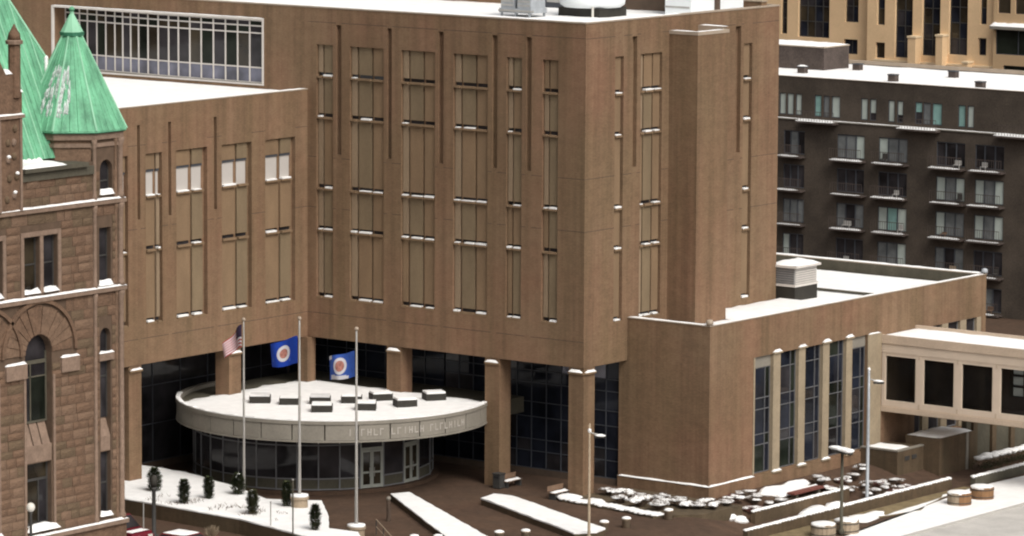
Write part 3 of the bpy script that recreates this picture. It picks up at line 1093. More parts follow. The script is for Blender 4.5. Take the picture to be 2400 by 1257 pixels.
spans = [(aa[k], aa[k + 1]) for k in range(len(aa) - 1) if not any(abs(aa[k] - d0) < 1e-6 for d0, d1 in doors)]
for a0, a1 in spans:
    for z in (.3, 1.0, 3.2, 4.1):
        m.prism([dpt(a0, DR - .04), dpt(a0, DR + .04), dpt(a1, DR + .04), dpt(a1, DR - .04)], z - .04, z + .04)
df = m.build('glazing_frame', 'frame_grey', drum)
for a0, a1 in spans:
    for z0, z1 in ((.3, 1.0), (1.0, 3.2), (3.2, 4.1)):
        mt = 'glass' if z0 > .5 else 'concrete_dark'
        MB().prism([dpt(a0, DR - .02), dpt(a0, DR), dpt(a1, DR), dpt(a1, DR - .02)], z0 + .03, z1 - .03).build('pane', mt, df)
for d0, d1 in doors:
    p0, p1 = Vector(dpt(d0)), Vector(dpt(d1))
    u = (p1 - p0).normalized()
    n = Vector((u.y, -u.x))
    L = (p1 - p0).length

    def pr_(a, b, z0, z1, t0=-.05, t1=.05):
        q0, q1 = p0 + u * a, p0 + u * b
        return [tuple(q0 + n * t0), tuple(q1 + n * t0), tuple(q1 + n * t1), tuple(q0 + n * t1)], z0, z1
    m = MB()
    for a, b, z0, z1 in ((0, .1, .25, 4.1), (L - .1, L, .25, 4.1), (.1, L - .1, 2.78, 2.92), (.1, L - .1, 4.0, 4.1)):
        q = pr_(a, b, z0, z1)
        m.prism(*q)
    fr = m.build('door_frame', 'door_metal', drum)
    MB().prism(*pr_(.1, L - .1, 2.93, 3.99, -.01, .01)).build('pane', 'glass', fr)
    for a, b in ((.11, L / 2 - .012), (L / 2 + .012, L - .11)):
        m = MB()
        for a2, b2, z0, z1 in ((a, a + .11, .27, 2.76), (b - .11, b, .27, 2.76), (a + .11, b - .11, .27, .48), (a + .11, b - .11, 2.62, 2.76), (a + .11, b - .11, 1.22, 1.34)):
            m.prism(*pr_(a2, b2, z0, z1, -.02, .045))
        dr = m.build('door', 'door_metal', drum)
        MB().prism(*pr_(a + .1, b - .1, .45, 2.64, -.008, .008)).build('pane', 'glass_warm', dr)
        hx = b - .16 if a < L / 2 - .3 else a + .16
        MB().prism(*pr_(hx - .02, hx + .02, 1.0, 1.6, .06, .09)).build('handle', 'steel', dr)
MB().lathe(DX, DY, [(5.4, .3), (5.4, 4.1)], 40).build('inner_core', 'interior', drum)

# ------------------------------------------------------------------ enclosed footbridge
sky = thing('skyway_bridge', 'beige enclosed footbridge with large dark windows and snowy roof joining the low wing', 'skyway', (30, 27, 3))
SY0, SY1 = 25.32, 29.6
PW = Plane((0, SY0, 0), (1, 0, 0), (0, 1, 0))
SX = [29.72 + 3.03 * k for k in range(9)]
MB().box(29.72, 54, SY0, SY1, 3.2, 3.62).box(29.72, 54, SY0 - .06, SY0 - .002, 3.24, 3.56).build('floor_beam', 'skyway', sky)
MB().box(29.72, 54, SY0 + .02, SY1 - .02, 8.05, 8.42).build('roof_slab', 'skyway', sky)
MB().box(29.72, 54, SY0 - .10, SY0 + .018, 7.92, 8.5).build('roof_beam', 'skyway', sky)
MB().box(29.72, 54, SY0 - .02, SY0 + .1, 7.3, 7.915).build('roof_fascia', 'skyway_pale', sky)
MB().box(29.72, 54, SY1 - .1, SY1 + .1, 7.3, 8.66).build('roof_beam', 'skyway', sky)
snow_obj('roof_snow', sky, 29.75, 54, SY0 - .08, SY1 - .12, 8.43, .17, step=.7)
for k, x in enumerate(SX):
    m = MB().box(x + (0 if k == 0 else -.30), x + .24, SY0 + .01, SY0 + .25, 3.622, 7.298)
    m.build('post', 'skyway_pale', sky)
    if k:
        MB().box(x - .09, x + .05, SY0 - .012, SY0 + .008, 3.625, 3.95).box(x - .09, x + .05, SY0 - .012, SY0 + .008, 7.0, 7.29).build('bracket', 'skyway', sky)
for k in range(len(SX) - 1):
    a, b = SX[k] + .24, SX[k + 1] - .30
    m = MB()
    PW.box(m, a, b, 3.62, 4.02, .015, .22)
    PW.box(m, a, b, 7.06, 7.298, .015, .2)
    PW.box(m, a, a + .06, 4.022, 7.058, .03, .18)
    PW.box(m, b - .06, b, 4.022, 7.058, .03, .18)
    wf = m.build('window', 'skyway_pale', sky)
    m = MB()
    PW.box(m, a + .05, b - .05, 4.0, 7.08, .12, .135)
    m.build('pane', 'glass_clear', wf)
m = MB().box(29.72, 37.4, SY1 - .3, SY1 - .12, 3.62, 8.05).box(29.72, 54, SY0 + .3, SY1 - .3, 3.625, 3.66).box(37.4, 54, SY1 - .3, SY1 - .12, 3.62, 4.5).box(37.4, 54, SY1 - .3, SY1 - .12, 7.45, 8.05)
m.build('inner_wall', 'interior', sky)
x = 37.4
k = 0
while x < 52:
    w = .62 if k % 2 else .95
    bar = MB().box(x, x + .28, SY1 - .28, SY1 - .13, 4.5, 7.45).build('window_bar', 'bench_wood' if k % 2 else 'concrete_dark', sky)
    for j in range(4):
        z0 = 4.5 + j * .74
        MB().box(x + .29, x + .29 + w * .8, SY1 - .22, SY1 - .2, z0 + .08, z0 + .66).build('pane', 'daylit_pane', bar)
        MB().box(x + .28, x + .28 + w * .86, SY1 - .26, SY1 - .15, z0 - .08, z0 + .08).build('transom', 'frame_dark', bar)
    x += .28 + w * .86
    k += 1

# ------------------------------------------------------------------ old sandstone hall at the left
XC = 12.42
hall = thing('stone_hall', 'old rough brownstone hall with green copper roof and corner turret', 'building', (XC, -38, 0))
PH = Plane((XC, 0, 0), (0, 1, 0), (-1, 0, 0))
BAYC = [-39.46, -44.12, -48.8]
holes = []
keep = []            # (u0,u1,z0,z1) kept free of wall stones
for c in BAYC:
    d = c + 39.46
    holes += [(rect(-40.64 + d, -39.31 + d, 16.6, 19.9), .5), (rect(-39.01 + d, -37.78 + d, 16.6, 19.9), .5)]
    holes += [(arch(c - 1.14, c + 1.14, 6.5, 12.95), .62), (rect(c - 1.04, c + 1.04, 2.7, 6.46), .5)]
    keep += [(-40.95 + d, -37.45 + d, 16.3, 20.35), (c - 1.14, c + 1.14, 2.3, 13)]
holes += [(arch(-34.04, -32.97, 21.9, 23.42, 8), .5), (rect(-34.15, -33.13, 16.46, 19.9), .5), (arch(-34.12, -33.2, 6.42, 13.4, 8), .55), (rect(-34.16, -33.24, 2.49, 6.38), .5)]
keep += [(-34.1, -32.9, 21.6, 24.1), (-34.25, -33.0, 16.3, 20.2), (-34.2, -33.1, 6.3, 14.1), (-34.25, -33.15, 2.2, 6.5)]
m = MB()
PH.facade(m, [(-60, -1), (-32.13, -1), (-32.13, 25.4), (-34.55, 25.4), (-34.55, 23.95), (-60, 23.95)], holes)
m.poly([(XC, -32.13, -1), (XC - 22, -32.13, -1), (XC - 22, -32.13, 20), (XC, -32.13, 20)])
m.build('wall', 'mortar', hall)
# rock-faced stones: six shared meshes, scaled to each stone
SM = []
for k in range(6):
    mm = MB()
    n = 3
    i0 = 0
    for a in range(n + 1):
        for b in range(n + 1):
            u, z = a / n - .5, b / n - .5
            e = a in (0, n) or b in (0, n)
            dpt_ = .35 if e else .8 + .45 * noise.noise((k * 3.3 + a * 1.9, b * 1.7, k))
            mm.v.append((dpt_, u, z))
    for a in range(n):
        for b in range(n):
            p = a * (n + 1) + b
            mm.f.append((p, p + n + 1, p + n + 2, p + 1))
            mm.m.append(0)
    ring = [(-.5, -.5), (.5, -.5), (.5, .5), (-.5, .5)]
    for q in range(4):
        a, b = ring[q], ring[(q + 1) % 4]
        mm.poly([(0, *a), (0, *b), (.35, *b), (.35, *a)])
    SM.append([mm.mesh('stone', x) for x in ('stone', 'stone_b', 'stone_c')])
rs = random.Random(11)
stones = []
z = 2.2
bands = [(2.2, 16.0), (16.35, 21.3), (21.65, 23.3)]
for z0b, z1b in bands:
    z = z0b
    while z < z1b - .2:
        h = rs.uniform(.42, .62)
        h = h if z + h < z1b - .3 else z1b - z
        z1 = z + h
        blk = [(a, b) for a, b, c, d in keep if d > z + .05 and c < z1 - .05]
        for c in BAYC:                      # arch rings
            zz = max(0.0, min(abs(z - 12.95), abs(z1 - 12.95)) if not (z < 12.95 < z1) else 0)
            if z1 > 12.6:
                dz = max(0, z - 12.95)
                if dz < 3.25:
                    r = sqrt(3.25 ** 2 - dz * dz)
                    blk.append((c - r, c + r))
        blk += [(-34.72, -34.42), (-32.5, -32.0)]
        blk.sort()
        u = -43.6
        free = []
        for a, b in blk:
            if b < u:
                continue
            if a > u:
                free.append((u, min(a, -32.15)))
            u = max(u, b)
        if u < -32.2:
            free.append((u, -32.15))
        for a, b in free:
            while b - a > .2:
                w = rs.uniform(.6, 1.5)
                if b - a - w < .45:
                    w = b - a
                stones.append((a, a + w, z, z1))
                a += w
        z = z1
vis = sorted(stones, key=lambda q: -((q[1] - q[0]) * (q[3] - q[2])))
keep300, rest = vis[:298], vis[298:]
for (a, b, z0, z1) in keep300:
    o = bpy.data.objects.new('stone', rs.choice(SM)[rs.choice([0, 0, 1, 2])])
    COL.objects.link(o)
    o.parent = hall
    o.location = Vector((XC + .002, (a + b) / 2, (z0 + z1) / 2)) - hall.location
    o.scale = (rs.uniform(.04, .11), b - a - .035, z1 - z0 - .035)
if rest:
    m = MB()
    for (a, b, z0, z1) in rest:
        m.box(XC + .002, XC + rs.uniform(.03, .07), a + .015, b - .015, z0 + .015, z1 - .015)
    o = m.build('small_stones', 'stone_b', hall)
    o['kind'] = 'stuff'
# string courses with snow
for zz, y0, pr in ((21.32, -40.85, .22), (16.04, -60, .24), (1.85, -60, .3)):
    a = -60 if zz < 20 else -60
    sc_ = MB().box(XC - .02, XC + pr, a, -31.95, zz, zz + .26).build('string_course', 'stone_trim', hall)
    snow_obj('course_snow', sc_, XC + .0, XC + pr + .03, -52, -31.98, zz + .26, .13, step=.25)
MB().box(XC, XC + .12, -60, -32.0, -.2, 1.84).build('plinth', 'stone', hall)
# upper window pairs
for c in BAYC:
    d = c + 39.46
    for u0, u1 in ((-40.64, -39.31), (-39.01, -37.78)):
        u0 += d
        u1 += d
        m = MB()
        PH.box(m, u0, u0 + .08, 16.6, 19.9, .3, .4)
        PH.box(m, u1 - .08, u1, 16.6, 19.9, .3, .4)
        PH.box(m, u0 + .08, u1 - .08, 19.8, 19.9, .3, .4)
        PH.box(m, u0 + .08, u1 - .08, 16.6, 16.7, .3, .4)
        PH.box(m, u0 + .08, u1 - .08, 18.2, 18.28, .32, .4)
        w = m.build('window', 'dark_metal', hall)
        for z0, z1 in ((16.7, 18.2), (18.28, 19.8)):
            m = MB()
            PH.box(m, u0 + .07, u1 - .07, z0, z1, .36, .38)
            m.build('pane', 'glass_warm' if u0 < c else 'glass', w)
        snow_obj('sill_snow', w, XC - .25, XC + .16, u0 + .03, u1 + .05, 16.56, .34, step=.15)
    for u0, u1, z0, z1 in ((-40.92, -40.66, 16.35, 20.2), (-39.29, -39.03, 16.5, 19.9), (-37.76, -37.5, 16.35, 20.2), (-40.65, -37.77, 19.92, 20.2)):
        m = MB()
        PH.box(m, u0 + d, u1 + d, z0, z1, -.07, .1)
        m.build('window_surround', 'stone_trim', hall)
    # big arch: voussoirs, hood, imposts, glazing, spandrel
    NV = 13
    for k in range(NV):
        t0, t1 = pi * k / NV + .012, pi * (k + 1) / NV - .012
        r0, r1 = 1.16, rs.uniform(2.78, 2.98)
        q = [(c + r * cos(t), 12.95 + r * sin(t)) for r, t in ((r0, t0), (r1, t0), (r1, t1), (r0, t1))]
        m = MB()
        dd = -rs.uniform(.03, .09)
        m.poly([PH.p(u, z, dd) for u, z in q])
        for j in range(4):
            a, b = q[j], q[(j + 1) % 4]
            m.poly([PH.p(*a, dd), PH.p(*b, dd), PH.p(*b, .02), PH.p(*a, .02)])
        m.build('voussoir', rs.choice(['stone', 'stone_b', 'stone_b']), hall)
    m = MB()
    n = 28
    for k in range(n):
        t0, t1 = pi * k / n, pi * (k + 1) / n
        q = [(c + r * cos(t), 12.95 + r * sin(t)) for r, t in ((3.0, t0), (3.22, t0), (3.22, t1), (3.0, t1))]
        m.poly([PH.p(u, z, -.18) for u, z in q])
        m.poly([PH.p(*q[0], -.18), PH.p(*q[3], -.18), PH.p(*q[3], .02), PH.p(*q[0], .02)])
        m.poly([PH.p(*q[1], -.18), PH.p(*q[2], -.18), PH.p(*q[2], .02), PH.p(*q[1], .02)])
    m.build('hood_mould', 'stone', hall)
    m = MB()
    for u0, u1, z0, z1 in ((c - 1.12, c - 1.02, 8.8, 13.0), (c + 1.02, c + 1.12, 8.8, 13.0), (c - 1.02, c + 1.02, 12.3, 12.52), (c - .3, c - .22, 8.9, 12.3), (c - 1.02, c + 1.02, 8.8, 8.92), (c - 1.02, c + 1.02, 11.5, 11.58)):
        PH.box(m, u0, u1, z0, z1, .42, .52)
    fr = m.build('arched_window', 'concrete_dark', hall)
    for u0, u1, z0, z1, g in ((c - 1.02, c - .3, 8.9, 11.5, 'glass'), (c - .22, c + 1.02, 8.9, 11.5, 'glass_green'), (c - 1.02, c + 1.02, 11.58, 12.3, 'glass')):
        m = MB()
        PH.box(m, u0, u1, z0, z1, .47, .49)
        m.build('pane', g, fr)
    m = MB()
    m.poly([PH.p(u, z, .48) for u, z in arch(c - 1.13, c + 1.13, 12.52, 12.95)])
    m.build('pane', 'glass', fr)
    # spandrel between the two windows
    sp = MB()
    PH.box(sp, c - 1.13, c + 1.13, 6.5, 7.5, .05, .6)
    spo = sp.build('spandrel', 'stone_trim', hall)
    for k in range(3):
        u0, u1 = c - 1.1 + k * .74, c - 1.1 + k * .74 + .62
        m = MB()
        m.poly([PH.p(u0, 7.5, .06), PH.p(u1, 7.5, .06), PH.p(u1, 8.78, .5), PH.p(u0, 8.78, .5)])
        m.poly([PH.p(u0, 7.5, .06), PH.p(u0, 8.78, .5), PH.p(u0, 7.5, .55)])
        m.poly([PH.p(u1, 7.5, .06), PH.p(u1, 8.78, .5), PH.p(u1, 7.5, .55)])
        m.build('sloped_sill', 'stone_trim', spo)
    m = MB()
    for u0, u1, z0, z1 in ((c - 1.03, c - .93, 2.72, 6.45), (c + .93, c + 1.03, 2.72, 6.45), (c - .93, c + .93, 5.35, 5.5), (c + .2, c + .28, 2.72, 5.35), (c - .93, c + .93, 2.72, 2.85)):
        PH.box(m, u0, u1, z0, z1, .32, .42)
    w = m.build('window', 'dark_metal', hall)
    for u0, u1, z0, z1, g in ((c - .94, c + .2, 2.8, 5.36, 'glass_warm'), (c + .28, c + .94, 2.8, 5.36, 'glass'), (c - .94, c + .94, 5.48, 6.44, 'glass_warm')):
        m = MB()
        PH.box(m, u0, u1, z0, z1, .37, .39)
        m.build('pane', g, w)
    snow_obj('sill_snow', w, XC - .35, XC + .3, c - 1.1, c + 1.5, 2.42, .42, step=.2)
    for u0 in (c - 1.32, c + 1.16):
        m = MB()
        PH.box(m, u0, u0 + .17, 2.2, 11.6, -.10, .0)
        m.build('jamb_shaft', 'stone_trim', hall)
for u0, u1 in ((-37.64, -36.1), (-42.35, -40.60), (-47.0, -45.25)):
    m = MB()
    PH.box(m, u0, u1, 11.62, 12.5, -.2, .0)
    im = m.build('impost', 'stone_trim', hall)
    snow_obj('impost_snow', im, XC, XC + .2, u0, u1, 12.5, .17, step=.15)
# turret windows
for (u0, u1, z0, z1, zs, nm) in ((-34.04, -32.97, 21.9, 23.42, 1, 'a'), (-34.15, -33.13, 16.46, 19.9, 0, 'b'), (-34.12, -33.2, 8.4, 13.4, 1, 'c'), (-34.16, -33.24, 2.49, 6.38, 0, 'd')):
    m = MB()
    PH.box(m, u0, u0 + .07, z0, z1, .3, .4)
    PH.box(m, u1 - .07, u1, z0, z1, .3, .4)
    PH.box(m, u0 + .07, u1 - .07, (z0 + z1) / 2 - .05, (z0 + z1) / 2 + .05, .3, .4)
    w = m.build('window', 'dark_metal', hall)
    m = MB()
    if zs:
        m.poly([PH.p(u, z, .36) for u, z in arch(u0, u1, z0, z1, 8)])
    else:
        m.poly([PH.p(u, z, .36) for u, z in rect(u0, u1, z0, z1)])
    m.build('pane', 'glass', w)
    if nm != 'c':
        snow_obj('sill_snow', w, XC - .2, XC + .2, u0 - .05, u1 + .05, z0 - .02, .36, step=.12)
m = MB()
PH.box(m, -34.1, -33.22, 6.42, 7.3, .05, .55)
sp = m.build('spandrel', 'stone_trim', hall)
m = MB()
m.poly([PH.p(-34.1, 7.3, .06), PH.p(-33.22, 7.3, .06), PH.p(-33.22, 8.4, .45), PH.p(-34.1, 8.4, .45)])
m.build('sloped_sill', 'stone_trim', sp)
m = MB()
PH.box(m, -34.3, -33.0, 11.9, 12.35, -.12, .0)
im = m.build('impost', 'stone_trim', hall)
snow_obj('impost_snow', im, XC, XC + .14, -34.3, -33.0, 12.35, .17, step=.15)
# corner shafts
for u, r, mt in ((-32.3, .17, 'stone_trim'), (-34.57, .12, 'stone_trim'), (-32.72, .09, 'stone_b')):
    for z0, z1 in ((2.15, 16.0), (16.32, 21.3), (21.6, 25.2)):
        MB().lathe(XC + .03, u, [(r * 1.5, z0), (r * 1.4, z0 + .25), (r, z0 + .4), (r, z1 - .5), (r * 1.5, z1 - .2), (r * 1.5, z1)], 10).build('corner_shaft', mt, hall, True)
# octagonal turret above the eaves
TX, TY = XC - 2.82, -33.35
m = MB()
for k in range(8):
    if k == 0:
        continue
    a0, a1 = radians(45 * k - 22.5), radians(45 * k + 22.5)
    R = 2.82 / cos(radians(22.5)) - .02
    m.poly([(TX + R * cos(a0), TY + R * sin(a0), 15), (TX + R * cos(a1), TY + R * sin(a1), 15), (TX + R * cos(a1), TY + R * sin(a1), 25.4), (TX + R * cos(a0), TY + R * sin(a0), 25.4)])
tur = m.build('turret', 'stone_b', hall)


def octa(r):
    return [(TX + r * cos(radians(45 * k + 22.5)), TY + r * sin(radians(45 * k + 22.5))) for k in range(8)]


MB().prism(octa(3.14), 24.75, 24.98).build('turret_band', 'stone_trim', tur)
MB().prism(octa(3.22), 25.2, 25.58).build('cornice', 'stone_trim', tur)
MB().prism(octa(3.36), 25.58, 25.74).build('eaves_trim', 'copper_dark', tur)
for u in (-34.52,):
    MB().lathe(XC - .08, u, [(.16, 24.0), (.13, 24.2), (.13, 24.6), (.2, 24.75)], 10).build('corner_shaft', 'stone_trim', tur, True)
# pyramid roof of the turret
R0, R1, Z0_, Z1_ = 3.42, .60, 25.74, 31.25
cone = MB()
b0, b1 = octa(R0), octa(R1)
for k in range(8):
    j = (k + 1) % 8
    cone.poly([(*b0[k], Z0_), (*b0[j], Z0_), (*b1[j], Z1_), (*b1[k], Z1_)])
cone.prism(octa(R0), Z0_ - .1, Z0_ - .002)
co = cone.build('turret_roof', 'copper', hall)
for k in range(8):
    j = (k + 1) % 8
    for f in (0.0, .2, .4, .6, .8):
        p0 = Vector((*b0[k], Z0_)).lerp(Vector((*b0[j], Z0_)), f)
        p1 = Vector((*b1[k], Z1_)).lerp(Vector((*b1[j], Z1_)), f)
        MB().tube(p0, p1, .055 if f else .08, .03 if f else .05, 5).build('seam', 'copper_pale' if f == 0 else 'copper', co)
MB().lathe(TX, TY, [(.72, 31.2), (.74, 31.42), (.64, 31.42)], 8).build('collar', 'copper_dark', co)
MB().lathe(TX, TY, [(.68, 31.42), (.12, 32.5), (.12, 32.62)], 8).build('cap', 'copper_pale', co)
MB().lathe(TX, TY, [(.05, 32.6), (.17, 32.72), (.17, 32.82), (.03, 32.95)], 8).build('finial', 'copper', co, True)
# thin patch of old snow sliding down the turret roof
m = MB()
rs2 = random.Random(3)
for k in range(520):
    g_ = rs2.uniform(-.62, .40)
    t = rs2.uniform(.14, .62)
    if g_ > .40 - .35 * abs(t - .35) or noise.noise((g_ * 6, t * 5, 3)) < -.12:
        continue
    kk, f = (6, g_) if g_ > 0 else (5, 1 + g_)
    j = (kk + 1) % 8
    a0 = Vector((*b0[kk], Z0_)).lerp(Vector((*b0[j], Z0_)), f)
    a1 = Vector((*b1[kk], Z1_)).lerp(Vector((*b1[j], Z1_)), f)
    p, q = a0.lerp(a1, t), a0.lerp(a1, t + rs2.uniform(.02, .10))
    m.tube(p, q, rs2.uniform(.025, .06), rs2.uniform(.012, .03), 5)
m.build('roof_snow', 'snow_thin', co, True)
# main copper roof
HY, EX, EZ, HH = -31.6, XC - 1.7, 24.15, 6.6
K = 2.24
top = EZ + K * HH
m = MB()
m.poly([(EX, -62, EZ), (EX, HY, EZ), (EX - HH, HY - HH, top), (EX - HH, -62, top)])
m.poly([(EX, HY, EZ), (EX - 2 * HH, HY, EZ), (EX - HH, HY - HH, top)])
m.poly([(EX - 2 * HH, -62, EZ), (EX - 2 * HH, HY, EZ), (EX - HH, HY - HH, top), (EX - HH, -62, top)])
rf = m.build('main_roof', 'copper', hall)
y = HY - .35
while y > -46.5:
    a = min(HH, HY - y)
    MB().tube((EX + .02, y, EZ), (EX - a, y, EZ + K * a), .05, .05, 5).build('seam', 'copper_pale' if int(y * 10) % 3 == 0 else 'copper', rf)
    y -= .42
MB().tube((EX, HY, EZ), (EX - HH, HY - HH, top), .11, .11, 6).build('hip_roll', 'copper_pale', rf)
m = MB()
for k in range(16):
    p = Vector((8.33, -34.25, 29.75)).lerp(Vector((9.72, -35.6, 26.6)), k / 15)
    blob(m, tuple(p), .14, .14, .24, k)
m.build('valley_snow', 'snow', rf, True)
# gutter with melting snow
g = MB().box(XC - 2.2, XC + .4, -40.85, -35.4, 23.72, 23.97).build('gutter', 'concrete_dark', hall)
MB().box(XC + .004, XC + .16, -40.85, -34.7, 23.2, 23.7).build('frieze', 'concrete_dark', hall)
m = MB()
snow_mesh(m, XC - 1.75, XC + .42, -40.85, -37.3, 23.97, .2, step=.2)
for k in range(12):
    blob(m, (XC - 1.5 + .2 * sin(k * 2.1), -40.7 + k * .29, 24.05 + .4 * max(0, .8 - k * .25)), .22, .22, .22, k)
m.build('gutter_snow', 'snow', g, True)
# gable wall that rises past the eaves at the picture's left edge
PGb = Plane((XC + .2, 0, 0), (0, 1, 0), (-1, 0, 0))
m = MB()
gp = [(-52, 21.3), (-40.88, 21.3), (-40.88, 28.5), (-41.05, 28.5), (-41.75, 29.6), (-42.2, 29.6), (-46.4, 36), (-50.6, 29.6), (-52, 28.5)]
PGb.facade(m, gp, [])
for k in range(len(gp)):
    a, b = gp[k], gp[(k + 1) % len(gp)]
    m.poly([PGb.p(*a), PGb.p(*b), PGb.p(*b, 2.4), PGb.p(*a, 2.4)])
gab = m.build('gable', 'stone', hall)
MB().box(XC + .2, XC + .36, -52, -40.8, 27.0, 27.2).build('gable_band', 'stone_trim', gab)
snow_obj('band_snow', gab, XC + .2, XC + .38, -52, -40.8, 27.2, .1, step=.25)
for u0, u1, z0 in ((-42.3, -41.7, 29.6), (-41.2, -40.86, 28.5)):
    snow_obj('step_snow', gab, XC - .8, XC + .25, u0, u1, z0, .34, step=.15)
m = MB().lathe(XC + .05, -41.33, [(.36, 28.2), (.36, 31.3)], 8)
pn = m.build('pinnacle', 'stone', gab)
MB().lathe(XC + .05, -41.33, [(.5, 31.3), (.52, 31.5), (.4, 31.55)], 8).build('pinnacle_band', 'stone_trim', gab)
MB().lathe(XC + .05, -41.33, [(.4, 31.55), (.34, 31.9), (.1, 32.3), (.04, 32.45)], 8).build('finial', 'stone', gab, True)
for k, (u, z) in enumerate([(-41.6, 25.6), (-42.1, 25.6), (-41.6, 24.8), (-42.1, 24.6), (-41.4, 23.6), (-42.0, 23.5), (-41.6, 22.5), (-42.2, 22.3), (-41.5, 26.4)]):
    m = MB()
    blob(m, PGb.p(u, z, .0), .14, .2, .24, k)
    b = m.build('carved_boss', 'stone_c' if k % 3 else 'stone_trim', gab, True)
    if k in (3, 4, 6):
        m = MB()
        blob(m, PGb.p(u, z + .2, -.1), .1, .16, .1, k)
        m.build('boss_snow', 'snow', b, True)
for u0 in (-40.98, -42.75):
    m = MB()
    PGb.box(m, u0 - .16, u0 + .02, 21.6, 27.0, -.1, .0)
    m.build('pilaster_shaft', 'stone_trim', gab)

# ------------------------------------------------------------------ dark apartment block behind
YA, AR = 90.0, 19.05
apt = thing('apartment_block', 'dark brown brick apartment block with rows of windows and snowy balconies behind the low wing', 'building', (-8, YA, 0))
PP = Plane((0, YA, 0), (1, 0, 0), (0, 1, 0))
ACOLS = [(-22.1, -19.5), (-16.6, -13.4), (-12.4, -9.1), (-6.65, -3.4), (-2.85, .4), (4.6, 7.9), (9.0, 12.2)]
AROW = [12.25, 9.33, 6.35, 3.35, .25]
ROW0 = [(-22.34, -21.68, 'p'), (-21.55, -20.89, 'p'), (-20.67, -20.05, 'p'), (-18.74, -18.04, 't'), (-17.82, -17.22, 'd'), (-17.0, -16.13, 'p'), (-14.01, -13.33, 'p'), (-13.11, -12.47, 'h'), (-11.27, -10.63, 'p'), (-10.38, -9.78, 'h'), (-8.6, -7.88, 's'), (-7.79, -7.03, 'd'), (-6.91, -5.94, 't'), (-4.35, -3.64, 't'), (-3.44, -2.81, 'p'), (3.0, 3.7, 'p'), (6, 6.7, 'd')]
ah = [(rect(a, b, 15.75, 17.6), .16) for a, b, k in ROW0]
for a, b in ACOLS:
    ah += [(rect(a + .25, b - .2, z + .12, z + 2.15), .2) for z in AROW]
m = MB()
PP.facade(m, [(-40, -4), (22, -4), (22, AR), (-40, AR)], ah)
m.poly([(22, YA, -4), (22, YA + 17, -4), (22, YA + 17, AR), (22, YA, AR)])
m.poly([(-40, YA + 17, -4), (22, YA + 17, -4), (22, YA + 17, AR), (-40, YA + 17, AR)])
m.build('wall', 'apt_brick', apt)
MB().box(-40, 22, YA + .01, YA + 17, AR - .6, AR - .3).build('roof_deck', 'concrete_dark', apt)
snow_obj('roof_snow', apt, -40, 22, YA + .3, YA + 16.9, AR - .28, .2, step=1.6)
MB().box(-40, 22.05, YA - .05, YA + .3, AR, AR + .06).box(-40, 22.05, YA + 16.8, YA + 17.1, AR - .2, AR + .12).build('coping', 'coping', apt)
snow_obj('coping_snow', apt, -40, 22, YA + .02, YA + .29, AR + .06, .05, step=1)
MB().box(-40, 22, YA - .10, YA - .003, 15.36, 15.46).build('string_course', 'concrete', apt)
snow_obj('course_snow', apt, -40, 22, YA - .10, YA - .002, 15.46, .05, step=.8)
MB().box(-40, 22, YA + .5, YA + .6, -4, AR - .7).build('inner_wall', 'interior', apt)
ra = random.Random(21)
BL = {'p': 'blind_pale', 't': 'blind_teal', 'd': 'blind_dim', 'h': 'blind_pale', 's': 'blind_teal'}
for a, b, k in ROW0:
    m = MB()
    PP.box(m, a, a + .06, 15.75, 17.6, .05, .14)
    PP.box(m, b - .06, b, 15.75, 17.6, .05, .14)
    PP.box(m, a + .06, b - .06, 17.54, 17.6, .05, .14)
    PP.box(m, a + .06, b - .06, 15.75, 15.81, .05, .14)
    w = m.build('window', 'frame_dark', apt)
    zc = {'h': 16.4, 's': 16.75}.get(k, 15.82)
    m = MB()
    PP.box(m, a + .05, b - .05, zc, 17.55, .11, .12)
    m.build('pane', BL[k], w)
    if zc > 15.9:
        m = MB()
        PP.box(m, a + .05, b - .05, 15.8, zc - .06, .11, .12)
        m.build('pane', 'glass', w)
PAT = {(1, 0): 'ddp', (2, 0): 'pdd', (0, 0): 'gdg', (3, 0): 'ggg', (4, 0): 'ggg', (0, 1): 'ggg', (1, 1): 'ggg', (2, 1): 'ggg', (3, 1): 'pdp', (4, 1): 'pdp', (0, 2): 'ddd', (1, 2): 'dgd', (2, 2): 'ptp', (3, 2): 'pdd', (4, 2): 'pdp', (0, 3): 'pgg', (1, 3): 'ggg', (2, 3): 'ddp', (3, 3): 'dgd', (4, 3): 'ggg'}
